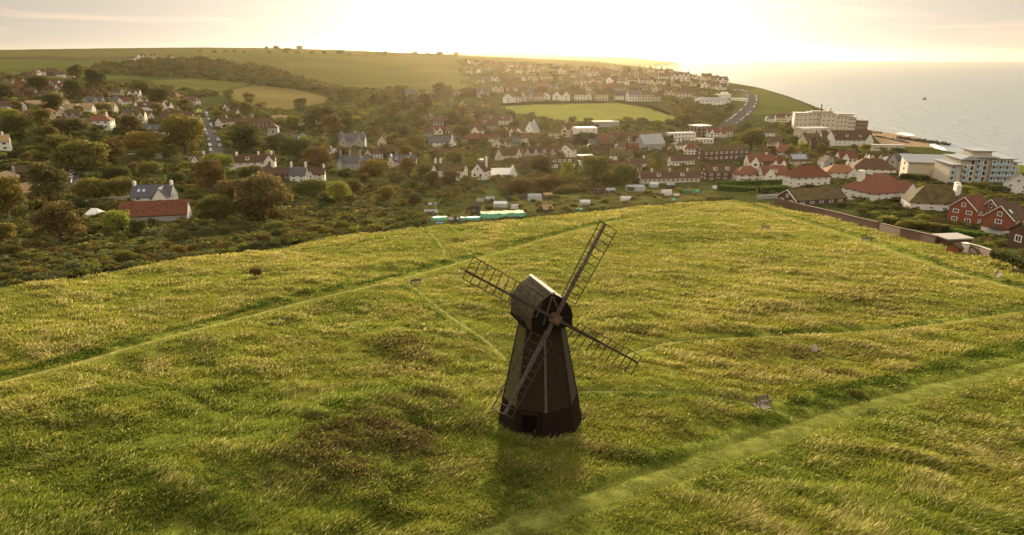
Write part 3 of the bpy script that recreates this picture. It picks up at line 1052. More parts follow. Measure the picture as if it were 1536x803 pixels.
def trunk_mesh(seed, w, h):
    rg = random.Random(seed)
    mb = MB()
    mb.tube([(0, 0, -.15), (0, 0, .02 * h), (.01 * w, 0, .22 * h), (.02 * w, .01 * w, .45 * h), (.0, .02 * w, .68 * h)], [.05 * w, .038 * w, .028 * w, .02 * w, .008 * w], 7)
    for i in range(5):
        a = i * 1.26 + rg.uniform(-.3, .3)
        z = rg.uniform(.2, .42) * h
        q = Vector((math.cos(a), math.sin(a), 0))
        mb.tube([Vector((0.01 * w, 0, z)), q * .14 * w + Vector((0, 0, z + .12 * h)), q * .27 * w + Vector((0, 0, z + .26 * h))], [.018 * w, .012 * w, .005 * w], 5)
    return mb

PROTO = {}
def proto(kind, i):
    key = (kind, i)
    if key in PROTO: return PROTO[key]
    rg = random.Random(i * 7 + len(kind))
    hh = [0.78, 0.92, 0.70, 1.02, 0.85, .66][i % 6]
    if kind == 'near':
        V, q, c = leaf_cloud(100 + i, blobs_tree(i, 17, 1, hh, .18), 5200, .052)
    elif kind == 'mid':
        V, q, c = leaf_cloud(200 + i, blobs_tree(i + 20, 11, 1, hh, .16), 1300, .088)
    elif kind == 'far':
        V, q, c = leaf_cloud(300 + i, blobs_tree(i + 40, 7, 1, hh, .12), 420, .14)
    elif kind == 'bush':
        bl = [(0, 0, .22, .34, .34, .26)] + [(rg.uniform(-.28, .28), rg.uniform(-.28, .28), rg.uniform(.1, .32), .2, .2, .17) for _ in range(6)]
        V, q, c = leaf_cloud(400 + i, bl, 1400, .075, flat=.6)
    cm_ = np_mesh('crown', V, q, LEAF, c)
    tm = None
    if kind in ('near', 'mid'):
        tm = trunk_mesh(i, 1, hh).mesh('trunk', BARK)
    elif kind == 'far':
        # a small tree in one mesh: crown with its stem
        tb = MB(); tb.tube([(0, 0, -.2), (0, 0, .3), (0, 0, .5 * hh)], [.035, .028, .012], 5)
        nv = len(V)
        fv = np.vstack([V, np.array(tb.v)])
        me = bpy.data.meshes.new('far_tree')
        fs = [tuple(int(x) for x in f) for f in q] + [tuple(x + nv for x in f) for f in tb.f]
        me.from_pydata([tuple(map(float, x)) for x in fv], [], fs)
        me.materials.append(LEAF); me.materials.append(BARK)
        me.polygons.foreach_set('material_index', [0] * len(q) + [1] * len(tb.f))
        a = me.color_attributes.new('Col', 'FLOAT_COLOR', 'POINT')
        cc = np.ones((len(fv), 4), np.float32); cc[:nv, :3] = c
        a.data.foreach_set('color', cc.ravel())
        me.update()
        cm_ = me
    PROTO[key] = (cm_, tm, hh)
    return PROTO[key]

LOOK = {  # the colour of the foliage itself
    'dark green': (0.044, 0.046, 0.015), 'olive green': (0.078, 0.070, 0.019), 'russet': (0.072, 0.052, 0.018), 'yellow green': (0.115, 0.115, 0.020),
    'brown': (0.066, 0.052, 0.019), 'golden': (0.092, 0.072, 0.017), 'grey green': (0.075, 0.082, 0.034)}
LOOK = {k: tuple(1.35 * c for c in v) for k, v in LOOK.items()}
LK = list(LOOK)
TREES = []
USED = []                          # ground already taken, (x, y, radius)
def free(x, y, r):
    return all((x - a) ** 2 + (y - b) ** 2 > (r + c) ** 2 for a, b, c in USED)

def scale_at(g):
    d = math.cos(PITCH) * g.y - math.sin(PITCH) * (g.z - CZ)
    return d / F

TN = [0]
def add_tree(px, py, wpx, look, label, group, name='tree', aspect=1.0, kind=None, cat='tree', g=None):
    g = g or G(px, py)
    m = scale_at(g)
    w = wpx * m
    TN[0] += 1
    i = TN[0] % 6
    kind = kind or ('near' if wpx > 30 else 'mid' if wpx > 13 else 'far')
    cm_, tm, hh = proto(kind, i)
    rg = random.Random(TN[0])
    rz = rg.uniform(0, 6.28)
    col = LOOK[look]
    k = rg.uniform(.85, 1.2)
    col = (col[0] * k * rg.uniform(.92, 1.08), col[1] * k, col[2] * k, 1)
    asp = aspect * rg.uniform(.92, 1.1)
    if kind in ('near', 'mid'):
        root = thing(name, label, cat, g, rz, group)
        root.scale = (w, w, w * asp)
        t = link('trunk', tm, root)
        c = link('crown', cm_, root)
        c.color = col
    else:
        root = link(name, cm_)
        root.location = g
        root.rotation_euler = (0, 0, rz)
        root.scale = (w, w, w * asp)
        root.color = col
        tag(root, label, cat, group)
    USED.append((g.x, g.y, w * .38))
    return root

def cluster(desc, group, items, name='tree', kind=None, cat='tree', noun=None):
    """items: (px, py of the foot, width in pixels, look, aspect); the labels count along the cluster within each look"""
    items = sorted(items)
    tot = {}
    for it in items: tot[it[3]] = tot.get(it[3], 0) + 1
    cnt = {}
    for it in items:
        lk = it[3]
        i = cnt.get(lk, 0)
        cnt[lk] = i + 1
        nn = noun or ('tree' if kind != 'bush' else 'bush')
        lab = f'{lk} {nn} {desc}' if tot[lk] == 1 else f'{lk} {nn}, {ordw(i)} such from left, {desc}'
        add_tree(it[0], it[1], it[2], lk, lab, group, name, it[4] if len(it) > 4 else 1.0, kind, cat)

# ------------------------------------------------------------------ buildings
def unit_window(fr, pane_m):
    mb = MB()
    for s in (-1, 1):
        mb.box((s * .44, 0, 0), (.12, .14, 1), 0)
        mb.box((0, 0, s * .45), (.76, .14, .10), 0)
    mb.box((0, 0, 0), (.05, .10, .80), 0)
    return mb.mesh('window', [fr])
def unit_pane():
    mb = MB(); mb.box((0, .02, 0), (.74, .06, .78)); return mb.mesh('pane', [M_['glass']])
def unit_plain():
    mb = MB()
    mb.box((0, 0, 0), (.86, .14, .86), 1)
    for s in (-1, 1):
        mb.box((s * .47, 0, 0), (.08, .18, 1), 0); mb.box((0, 0, s * .47), (.86, .18, .08), 0)
    return mb.mesh('window', [M_['frame'], M_['glass']])
WIN, PANE, PLAIN = unit_window(M_['frame'], None), unit_pane(), unit_plain()

def put_window(root, p, rz, w, h, fine=False, name='window'):
    o = link(name, WIN if fine else PLAIN, root)
    o.location = p
    o.rotation_euler = (0, 0, rz)
    o.scale = (w, 1, h)
    if fine:
        link('pane', PANE, o)
    return o

def gable_roof(mb, L, Wd, E, Rh, ov=.35, th=.22, axis='x', cx=0, cy=0, y0=None, y1=None):
    """two slopes; axis x: ridge along x centred on (cx, cy)"""
    for s in (-1, 1):
        nx, nz = Rh, Wd / 2
        l = math.hypot(nx, nz)
        e = ov / l
        ex, ez = Wd / 2 + nz * e, E - nx * e
        a0, a1 = (-L / 2 - ov * .6, L / 2 + ov * .6)
        off = Vector((0, s * nx / l * th, nz / l * th))
        pts = [Vector((a0, s * ex, ez)), Vector((a1, s * ex, ez)), Vector((a1, 0, E + Rh)), Vector((a0, 0, E + Rh))]
        if axis == 'y':
            pts = [Vector((-p.y, p.x, p.z)) for p in pts]
            off = Vector((-off.y, off.x, off.z))
        c = Vector((cx, cy, .02))
        lo = [p + c for p in pts]
        hi = [p + off + c for p in pts]
        fs = [(0, 1, 2, 3), (7, 6, 5, 4), (0, 4, 5, 1), (1, 5, 6, 2), (2, 6, 7, 3), (3, 7, 4, 0)]
        mb.add(lo + hi, fs if s < 0 else [f[::-1] for f in fs])

def gable_walls(mb, L, Wd, E, Rh, axis='x', cx=0, cy=0, dz=-2.5):
    a, b = L / 2, Wd / 2
    p = [(-a, -b, dz), (a, -b, dz), (a, b, dz), (-a, b, dz), (-a, -b, E), (a, -b, E), (a, b, E), (-a, b, E), (-a, 0, E + Rh - .03), (a, 0, E + Rh - .03)]
    if axis == 'y': p = [(-y, x, z) for x, y, z in p]
    p = [(x + cx, y + cy, z) for x, y, z in p]
    mb.add(p, [(0, 1, 5, 4), (2, 3, 7, 6), (1, 2, 6, 9, 5), (3, 0, 4, 8, 7)])

def hip_roof(mb, L, Wd, E, Rh, ov=.45, ridge=None):
    a, b = L / 2 + ov, Wd / 2 + ov
    e = E - ov * Rh / (Wd / 2) * .5
    r = ridge if ridge is not None else max((L - Wd) / 2, L * .06)
    mb.add([(-a, -b, e), (a, -b, e), (a, b, e), (-a, b, e), (-r, 0, E + Rh), (r, 0, E + Rh), (-a, -b, e - .15), (a, -b, e - .15), (a, b, e - .15), (-a, b, e - .15)],
           [(0, 1, 5, 4), (1, 2, 5), (2, 3, 4, 5), (3, 0, 4), (6, 7, 1, 0), (7, 8, 2, 1), (8, 9, 3, 2), (9, 6, 0, 3), (9, 8, 7, 6)])

def house(label, px, py, Lp, Ep, Rp, ratio=.6, yaw=0, wall='white', roof='brown', style='gable', chim=(), wing=None, storeys=2, cols=None, name='house', cat='house', group=None, fine=None,
          dormers=0, extra=None, win=True, chimh=1.0, gablecol=None, barge=False, chimw=.75, skylights=0, solar=0, nochild=False):
    g = G(px, py)
    m = scale_at(g)
    L, E, Rh = Lp * m, Ep * m, Rp * m
    Wd = L * ratio if ratio < 2 else ratio
    yw = R(yaw)
    vd = Vector((g.x, g.y)).normalized()
    half = abs(math.sin(yw - math.atan2(vd.y, vd.x) + math.pi / 2)) * L / 2 + abs(math.cos(yw - math.atan2(vd.y, vd.x) + math.pi / 2)) * Wd / 2
    c = Vector((g.x + vd.x * half * .85, g.y + vd.y * half * .85, g.z))
    root = thing(name, label, cat, c, yw, group)
    fine = fine if fine is not None else Lp > 44
    wm, rm = MB(), MB()
    if style == 'flat':
        wm.box((0, 0, (E - 2.5) / 2), (L, Wd, E + 2.5))
        rm.box((0, 0, E + .14), (L + .5, Wd + .5, .26))
        if Rh > .2: rm.box((L * .1, 0, E + .14 + Rh / 2), (L * .45, Wd * .6, Rh))
    elif style == 'hip':
        wm.box((0, 0, (E - 2.5) / 2), (L, Wd, E + 2.5))
        hip_roof(rm, L, Wd, E, Rh)
    else:
        gable_walls(wm, L, Wd, E, Rh)
        gable_roof(rm, L, Wd, E, Rh)
    for wg in ([wing] if isinstance(wing, dict) else (wing or [])):
        ww = wg['w'] * L
        pr = wg.get('p', .25) * Wd
        wr = wg.get('r', 1.0) * Rh
        y0 = -Wd / 2 - pr
        ln = pr + Wd / 2
        gable_walls(wm, ln, ww, E * wg.get('e', 1), wr, 'y', wg['x'] * L, y0 + ln / 2)
        gable_roof(rm, ln, ww, E * wg.get('e', 1), wr, .3, .2, 'y', wg['x'] * L, y0 + ln / 2)
        wz = E * wg.get('e', 1)
        if win:
            for s_ in range(storeys):
                put_window(root, (wg['x'] * L, y0 - .02, wz * (s_ + .55) / storeys), 0, ww * .32, wz / storeys * .45, fine)
    wo_ = wm.build('wall', M_[wall], root)
    ro = rm.build('roof', M_[roof], root)
    for ch in chim:
        cx, cyy = (ch if isinstance(ch, tuple) else (ch, 0))
        mb = MB()
        cw = min(chimw, L * .2)
        top = E + Rh + 1.25 * chimh
        mb.box((cx * L, cyy * Wd, top / 2), (cw, cw * 1.35, top))
        mb.box((cx * L, cyy * Wd, top - .12), (cw + .16, cw * 1.35 + .16, .16))
        for q in (-.25, .25): mb.tube([(cx * L, cyy * Wd + q * cw, top), (cx * L, cyy * Wd + q * cw, top + .42)], [.13, .11], 6)
        mb.build('chimney', M_[wall if wall in ('white', 'cream', 'grey') and gablecol is None else 'brick'], ro)
    if barge:
        mb = MB()
        for sx in (-1, 1):
            for sy in (-1, 1):
                mb.bar((sx * (L / 2 + .24), sy * (Wd / 2 + .25), E - .25 * Rh / (Wd / 2)), (sx * (L / 2 + .24), 0, E + Rh + .02), .12, .38, up=(1, 0, 0))
        mb.build('bargeboard', M_['frame'], ro)
    # windows on the walls that face the photographer's side
    if win:
        view = Vector((-c.x, -c.y)).normalized()
        q = Matrix.Rotation(-yw, 2)
        vl = q @ view
        for nx, ny, ln, dp in ((0, -1, L, Wd / 2), (0, 1, L, Wd / 2), (-1, 0, Wd, L / 2), (1, 0, Wd, L / 2)):
            if nx * vl.x + ny * vl.y < .22: continue
            nc = cols if (cols and ny) else max(1, int(ln / 3.4))
            rz = {(0, -1): 0, (0, 1): math.pi, (-1, 0): -math.pi / 2, (1, 0): math.pi / 2}[(nx, ny)]
            for s_ in range(storeys):
                for k in range(nc):
                    u = ((k + .5) / nc - .5) * ln * .94
                    z = E * (s_ + .56) / storeys
                    if any(abs(u - w_['x'] * L) < w_['w'] * L * .6 for w_ in ([wing] if isinstance(wing, dict) else (wing or []))) and ny == -1: continue
                    hh = min(1.5, E / storeys * .48)
                    p = (u, ny * (dp + .03), z) if ny else (nx * (dp + .03), u, z)
                    put_window(root, p, rz, min(1.5, ln / nc * .5), hh, fine)
            if nx and Rh > 2.2 and style == 'gable':
                put_window(root, (nx * (dp + .03), 0, E + Rh * .32), rz, min(1.1, Wd * .16), 1.1, fine)
    for k in range(dormers):
        u = ((k + .5) / dormers - .5) * L * .8
        t = .42
        mb = MB()
        y = -Wd / 2 * (1 - t)
        mb.box((u, y + .15, E + Rh * t + .35), (1.7, 2.0, 1.5), 0)
        mb.box((u, y + .1, E + Rh * t + 1.17), (2.0, 2.4, .14), 1)
        dm = mb.build('dormer', [M_['frame'], M_[roof]], ro)
        put_window(dm, (u, y - .88, E + Rh * t + .45), 0, 1.2, .9, False)
    for k in range(skylights):
        u = -L * .32 + k * L * .13
        mb = MB()
        sl = math.atan2(Rh, Wd / 2)
        mb.box((u, -Wd / 4, E + Rh / 2 + .24), (.8, 1.1, .08), M=None)
        o = mb
        o.v = [tuple(Matrix.Rotation(sl, 3, 'X') @ (Vector(v) - Vector((u, -Wd / 4, E + Rh / 2 + .24))) + Vector((u, -Wd / 4, E + Rh / 2 + .26))) for v in o.v]
        o.build('skylight', mat('skylight_glass', (.30, .36, .42), .2, .1, 2, spec=.6), ro)
    if solar:
        sl = math.atan2(Rh, Wd / 2)
        mb = MB()
        mb.box((0, 0, 0), (L * .7, math.hypot(Rh, Wd / 2) * .7, .08))
        mb.v = [tuple(Matrix.Rotation(sl, 3, 'X') @ Vector(v) + Vector((0, -Wd / 4, E + Rh / 2 + .38))) for v in mb.v]
        mb.build('solar_panel', M_['solar'], ro)
    USED.append((c.x, c.y, max(min(L, 40), Wd) * .45))
    return root, L, Wd, E, Rh, c

Hh = house
# --- west of the street and below it, nearest the down
Hh('long barn under one rusty red tile roof with rooflights, beside the scrub', 236, 334, 94, 10, 18, 7.0, 14, 'grey', 'rust', storeys=1, win=False, name='barn', cat='barn', skylights=2)
Hh('white house with gambrel gable and slate roof standing behind the red-roofed barn', 234, 309, 56, 13, 15, .62, 8, 'white', 'slate', wing={'x': .30, 'w': .36, 'p': .35, 'r': .95}, chim=(-.46, .48), skylights=2)
Hh('small lean-to stone shed in the yard before the red-roofed barn', 202, 340, 12, 6, 3, .8, 20, 'grey', 'slate', storeys=1, cols=1, win=False, name='shed', cat='shed')
Hh('small pale round-roofed summerhouse with glazed side left of the barn', 143, 327, 23, 5, 8, .7, 12, 'white', 'whiteroof', 'hip', storeys=1, cols=5, name='summerhouse', cat='summerhouse')
Hh('tan-roofed house with one dark gable among the brown trees', 48, 298, 26, 10, 12, .8, 55, 'grey', 'tan', chim=(.3,))
Hh('house with sunlit orange-tan hipped roof at the western picture edge', 12, 277, 30, 10, 9, .8, 35, 'grey', 'tan', 'hip', chim=(.35,))
Hh('low dark-roofed house with one white chimney among garden trees', 41, 264, 36, 5, 9, .45, 5, 'brick', 'brown', chim=(.32,), storeys=1)
Hh('tall white house with tan roof cut by the western picture edge', 2, 226, 26, 13, 9, .8, 30, 'white', 'tan', chim=(.2,))
Hh('white gabled cottage standing beside the foot of the village street', 303, 252, 21, 9, 9, .9, 62, 'white', 'brown', chim=(.3,))
Hh('long white two-storey inn with brown roof and gabled ends', 374, 256, 78, 12, 10, .22, 12, 'white', 'brown', wing=[{'x': -.36, 'w': .20, 'p': .3}, {'x': .40, 'w': .2, 'p': .3}], chim=(-.2, .2, .44), dormers=1)
Hh('brown cottage with steep pyramid roof edged in tan below the white inn', 404, 269, 26, 8, 12, .9, 35, 'brick', 'brown', 'hip', chim=(.1,))
Hh('dark brown-roofed cottage joined to the slate-roofed white one', 428, 270, 28, 8, 9, .6, -4, 'brick', 'brown', chim=(.45,))
Hh('white cottage with blue-grey slate roof and tall chimneys', 450, 273, 24, 10, 11, .7, -4, 'white', 'slate', chim=(-.46, .46), chimh=1.6)
Hh('white cottage with red-brown roof at the end of the chimneyed row', 474, 271, 28, 9, 9, .6, 8, 'white', 'brown', chim=(.46,), wing={'x': -.2, 'w': .3, 'p': .3, 'r': .8})
Hh('large grey stone house with two bays amid dark trees', 530, 224, 38, 13, 9, .6, 4, 'grey', 'slate', wing=[{'x': -.3, 'w': .26, 'p': .2, 'r': .8}, {'x': .3, 'w': .26, 'p': .2, 'r': .8}], chim=(-.4, .1, .4))
Hh('low white house with thick central chimney below the grey stone house', 500, 237, 26, 8, 5, .6, 6, 'white', 'greyroof', chim=(-.1,))
Hh('rambling flint house with clustered pale chimneys', 533, 256, 46, 11, 9, .5, -6, 'grey', 'slate', wing=[{'x': -.38, 'w': .2, 'p': .3}, {'x': .3, 'w': .25, 'p': .2}], chim=(-.46, -.15, .2), chimh=2.2)
Hh('long cream house with tall gable at its western end', 604, 251, 42, 9, 8, .45, 4, 'cream', 'slate', wing={'x': -.38, 'w': .24, 'p': .3, 'r': 1.2}, chim=(.3,), dormers=2)
Hh('small white-gabled house facing the lawn among autumn trees', 576, 221, 16, 8, 8, .9, 80, 'cream', 'brown')
Hh('long white house with purple-brown slate roof and eastern gable', 664, 222, 40, 8, 8, .5, 2, 'white', 'slate', wing={'x': .38, 'w': .2, 'p': .4, 'r': 1.2})
Hh('long low dark roof in front of the white slate-roofed house', 668, 234, 48, 4, 6, .35, 0, 'brick', 'brown', storeys=1)
Hh('tall white house with twin chimneyed gable at its western end', 676, 271, 48, 14, 9, .45, -14, 'white', 'mossy', wing={'x': -.40, 'w': .18, 'p': .4, 'r': 1.1}, chim=(-.49, -.32), chimh=1.8)
Hh('white gable-ended hall with one tall square chimney', 722, 270, 26, 12, 12, .8, 68, 'white', 'brown', chim=((.2, -.3),), chimh=2.2, storeys=1, name='hall', cat='hall')
Hh('low building with glaring white sheet roof joined to the white hall', 754, 266, 36, 4, 8, .5, 6, 'white', 'whiteroof', storeys=1, wing={'x': .42, 'w': .3, 'p': .1, 'r': 1.5}, cols=3)
Hh('tan house with two pointed white front gables', 762, 240, 38, 7, 8, .5, 6, 'cream', 'brown', wing=[{'x': -.4, 'w': .26, 'p': .2, 'r': 1.3}, {'x': .40, 'w': .26, 'p': .2, 'r': 1.3}])
Hh('garage with flat dazzling white roof below the twin-gabled tan house', 719, 243, 12, 3, 0, .7, 5, 'cream', 'whiteroof', 'flat', storeys=1, cols=2, name='garage', cat='garage')
Hh('brown-roofed terrace with five small pointed front gables', 815, 236, 60, 6, 9, .3, 5, 'grey', 'brown', wing=[{'x': -.42 + .21 * k, 'w': .15, 'p': .15, 'r': .85} for k in range(5)], name='terrace', cat='terrace')
Hh('square white house with gable towards the down beside the five-gabled terrace', 851, 236, 24, 10, 8, .9, 70, 'white', 'brown')
Hh('modern white block with long glazed bands below the playing field', 877, 209, 32, 16, 0, .7, 10, 'white', 'whiteroof', 'flat', storeys=2, cols=3, name='office_block', cat='block', fine=True)
Hh('long low flat-roofed school building at the field trees', 908, 190, 40, 7, 0, .3, 2, 'grey', 'whiteroof', 'flat', storeys=1, cols=8, name='school_building', cat='school')
Hh('white house with steep pointed pale roof and one chimney', 798, 203, 18, 6, 13, .9, 60, 'white', 'greyroof', chim=(.3,))
Hh('cream house tucked under the steep pale-roofed one', 793, 215, 26, 8, 6, .6, 0, 'cream', 'brown', chim=(.4,))
Hh('house pair with flat white box dormers near the field hedge', 746, 188, 44, 7, 8, .45, -6, 'cream', 'brown', dormers=2)
Hh('small shop with flat white roof strip', 877, 238, 22, 4, 0, .5, 4, 'brick', 'whiteroof', 'flat', storeys=1, name='shop', cat='shop')
Hh('wide building with broad flat white roof behind the brown tree belt', 890, 249, 42, 4, 0, .6, 2, 'white', 'whiteroof', 'flat', storeys=1, name='workshop', cat='workshop')
Hh('white-fronted row with dark roof and tiny dormers behind the tree belt', 842, 252, 40, 6, 8, .3, 10, 'white', 'brown', dormers=4, name='terrace', cat='terrace')
Hh('big grey-roofed hall with hipped end behind the white long house', 974, 226, 38, 9, 13, .7, 24, 'grey', 'greyroof', name='hall', cat='hall', storeys=1)
Hh('house with broad mossy green-brown roof and white gable tips', 932, 240, 34, 6, 9, .7, -12, 'white', 'mossy')
Hh('white rendered house with brown roof left of the long white workshop', 955, 253, 26, 7, 7, .6, 12, 'white', 'brown', chim=(.4,))
Hh('long white workshop with brown roof beside the brown brick flats', 1021, 249, 38, 7, 7, .35, 14, 'white', 'brown', storeys=1, cols=7, name='workshop', cat='workshop')
Hh('white three-storey terrace with flat roof facing the down', 1020, 216, 42, 15, 0, .35, 14, 'white', 'greyroof', 'flat', storeys=3, cols=7, name='terrace', cat='terrace', fine=False)
Hh('low white wing beside the three-storey white terrace', 1056, 216, 26, 7, 0, .4, -8, 'white', 'greyroof', 'flat', storeys=1, cols=5, name='extension', cat='building')
Hh('square tan brick flats with pale roof edge above the white terrace', 1049, 206, 26, 16, 0, .9, 30, 'brownbrick', 'whiteroof', 'flat', storeys=3, cols=3, name='flats', cat='flats', fine=False)
Hh('long brown brick block of flats with bands of white windows', 1084, 243, 84, 15, 7, .2, 17, 'brownbrick', 'mossy', storeys=2, cols=9, name='flats', cat='flats', fine=True)
Hh('dark brown-roofed terrace with white walls above the allotments', 1003, 276, 92, 7, 9, .18, 6, 'cream', 'brown', storeys=1, cols=12, chim=(-.3, 0, .3), name='terrace', cat='terrace', dormers=2, fine=False)
Hh('brown brick house with two white box dormers beyond the allotments', 1077, 272, 48, 12, 11, .5, 8, 'brownbrick', 'brown', dormers=2, chim=(.45,))
Hh('white semi with bright red tile roof above the long trimmed hedges', 1119, 272, 38, 10, 11, .7, 2, 'white', 'red', 'hip', chim=(.2,))
Hh('white house with red roof and one broad front gable edged in white', 1158, 272, 40, 9, 12, .6, 2, 'white', 'red', wing={'x': -.26, 'w': .42, 'p': .2, 'r': .9}, chim=(.42,), dormers=1)
Hh('wide white house with dark red hipped roof above the bungalow', 1208, 281, 60, 15, 14, .5, 12, 'white', 'rust', 'hip', chim=(.4,))
Hh('white house with orange tiled hipped roof', 1258, 269, 46, 10, 10, .6, -8, 'white', 'orange', 'hip', chim=(.2,), wing={'x': .3, 'w': .3, 'p': .25, 'r': .8})
Hh('house with wide dark brown hipped roof behind the largest red roof', 1306, 263, 60, 10, 13, .6, -16, 'white', 'brown', 'hip', chim=(-.1,))
Hh('large white house under one tall red hipped roof with a white chimney', 1314, 301, 80, 12, 23, .78, 20, 'white', 'red', 'hip', chim=((-.30, .2),), chimw=1.5, chimh=.6, wing={'x': .24, 'w': .34, 'p': .2, 'r': .6})
b_, bL, bW, bE, bR, bc = Hh('low brick bungalow with wide brown roof and pale gable edge at the wall', 1216, 310, 90, 8, 13, .5, 16, 'brownbrick', 'mossy', storeys=1, cols=5, name='bungalow', cat='bungalow', barge=True)
Hh('big white house with brown hipped roof and two tall cream chimneys', 1398, 316, 78, 12, 22, .6, -14, 'white', 'mossy', 'hip', chim=((.34, -.2), (.42, .3)), chimw=1.3, chimh=.5, wing={'x': .40, 'w': .22, 'p': .3, 'r': .6})
Hh('red brick house with white-edged gable nearest the garage', 1450, 338, 42, 24, 17, .95, 32, 'redbrick', 'rust', storeys=2, barge=True, fine=True)
_red = Hh('red brick house with a balcony and a white lower storey, white-edged gable', 1503, 354, 44, 26, 18, .95, 32, 'redbrick', 'brown', storeys=2, barge=True, fine=True, skylights=1)
rb, rL, rW, rE, rR, rc = _red
mb = MB(); mb.box((-rL / 2 + .4, 0, rE * .14), (1.0, rW + .12, rE * .36)); mb.build('white_lower_storey', M_['white'], rb)
mb = MB(); mb.box((-rL / 2 - .75, 0, rE * .42), (1.3, rW * .55, .14)); bl_ = mb.build('balcony', M_['darkwood'], rb)
mb = MB()
for k_ in range(9): mb.box((-rL / 2 - 1.36, (k_ / 8 - .5) * rW * .54, rE * .42 + .5), (.05, .05, .9))
mb.box((-rL / 2 - 1.36, 0, rE * .42 + .97), (.07, rW * .55, .06)); mb.build('railing', M_['metal'], bl_)
Hh('narrow red brick gable half hidden between the two large red houses', 1487, 338, 30, 24, 14, .9, 32, 'redbrick', 'brown', storeys=2, barge=True, fine=False)
Hh('brown brick house with white french windows cut by the eastern picture edge', 1545, 374, 50, 22, 14, .7, 10, 'brownbrick', 'mossy', storeys=1, cols=3, fine=True)
Hh('white half-timbered house with brown gable roof cut by the eastern picture edge', 1536, 292, 50, 14, 16, .8, 30, 'white', 'mossy', chim=(.2,), barge=True)
Hh('brown-roofed house with grey solar panels, western of two', 1194, 248, 34, 6, 9, .7, 6, 'cream', 'brown', solar=1)
Hh('brown-roofed house with grey solar panels, eastern of two', 1246, 250, 32, 6, 9, .7, -4, 'cream', 'brown', solar=1)
Hh('pink-red hipped roof house with a white gable behind the solar roofs', 1176, 236, 40, 8, 9, .6, 4, 'white', 'red', 'hip', chim=(-.3,))
Hh('white house with small dark roof among trees near the cliff road foot', 1148, 208, 22, 8, 5, .7, 4, 'white', 'brown')
Hh('large brown-roofed inn with white western gable and three dormers', 1266, 219, 72, 8, 13, .3, -6, 'white', 'brown', wing=[{'x': -.38, 'w': .22, 'p': .3, 'r': 1.1}, {'x': .42, 'w': .16, 'p': .2, 'r': .8}], dormers=3, name='inn', cat='inn')
Hh('cream flat-topped building in front of the seafront apartments', 1216, 211, 46, 17, 0, .5, 12, 'cream', 'greyroof', 'flat', storeys=2, cols=5, name='building', cat='building', fine=False)
Hh('pale beach building with a row of tall arched openings', 1330, 228, 46, 9, 0, .2, -6, 'cream', 'concrete', 'flat', storeys=1, cols=10, name='promenade_building', cat='building', fine=False)
Hh('long white two-storey hotel beside the cliff road', 1068, 160, 50, 9, 4, .25, -4, 'white', 'greyroof', 'hip', storeys=2, cols=8, name='hotel', cat='hotel', fine=False)
Hh('white flat-roofed block above the long white hotel', 1084, 147, 22, 5, 3, .4, 0, 'white', 'whiteroof', 'flat', storeys=1, name='block', cat='block')
Hh('low flat white row at the top of the cliff road', 1108, 152, 22, 4, 0, .3, -6, 'white', 'whiteroof', 'flat', storeys=1, name='row', cat='row')
# --- north-western quarter
Hh('large house with red hipped roof over white upper and brick lower storey', 153, 194, 32, 13, 8, .7, 12, 'white', 'red', 'hip', chim=(.3,))
Hh('brick house with red roof and white bays near the western edge', 25, 186, 38, 10, 8, .5, -4, 'brick', 'red', chim=(.3,), wing={'x': .3, 'w': .25, 'p': .2, 'r': .8})
Hh('small white house with bright orange-red roof', 75, 177, 18, 8, 6, .8, -10, 'white', 'orange', 'hip')
Hh('brown-roofed house with white window strip below the orange-brown trees', 234, 204, 32, 8, 7, .6, 8, 'cream', 'slate', dormers=2)
Hh('row of red-brown brick houses west of the street', 268, 186, 46, 9, 8, .35, 4, 'brick', 'brown', chim=(-.3, 0, .3), name='terrace', cat='terrace')
Hh('white house with brown roof at the western edge of the village', 20, 167, 34, 7, 7, .45, -6, 'white', 'brown')
Hh('long low tan-roofed building with white end', 72, 162, 62, 5, 5, .2, 3, 'cream', 'tan', storeys=1, name='building', cat='building')
Hh('row of white houses with little front gables, western pair of rows', 118, 171, 46, 7, 7, .3, 6, 'white', 'tan', wing=[{'x': -.38, 'w': .2, 'p': .3}, {'x': .1, 'w': .2, 'p': .3}], dormers=2, name='terrace', cat='terrace')
Hh('row of white houses with little front gables, eastern pair of rows', 160, 170, 30, 8, 7, .4, 4, 'white', 'tan', wing=[{'x': -.3, 'w': .3, 'p': .3}, {'x': .3, 'w': .3, 'p': .3}], name='terrace', cat='terrace')
Hh('white house row with pointed gables at both ends below the grassy slope', 232, 168, 52, 7, 7, .3, 2, 'white', 'brown', wing=[{'x': -.4, 'w': .16, 'p': .3, 'r': 1.2}, {'x': .4, 'w': .18, 'p': .3, 'r': 1.3}], dormers=2, name='terrace', cat='terrace')
Hh('pair of white gables east of the street', 366, 178, 28, 7, 7, .6, 20, 'white', 'brown', wing=[{'x': -.25, 'w': .4, 'p': .2}, {'x': .27, 'w': .4, 'p': .2}])
Hh('long brick terrace with brown roof between street and church', 378, 192, 62, 7, 6, .2, -2, 'brick', 'brown', chim=(-.4, -.1, .2, .45), name='terrace', cat='terrace', fine=False)
Hh('white-sided house stepping down beside the village street', 338, 192, 22, 8, 6, .7, 60, 'white', 'brown', chim=(.2,))
Hh('long low bright roof beside the church trees', 421, 181, 28, 3, 4, .3, -4, 'cream', 'tan', storeys=1, name='building', cat='building')

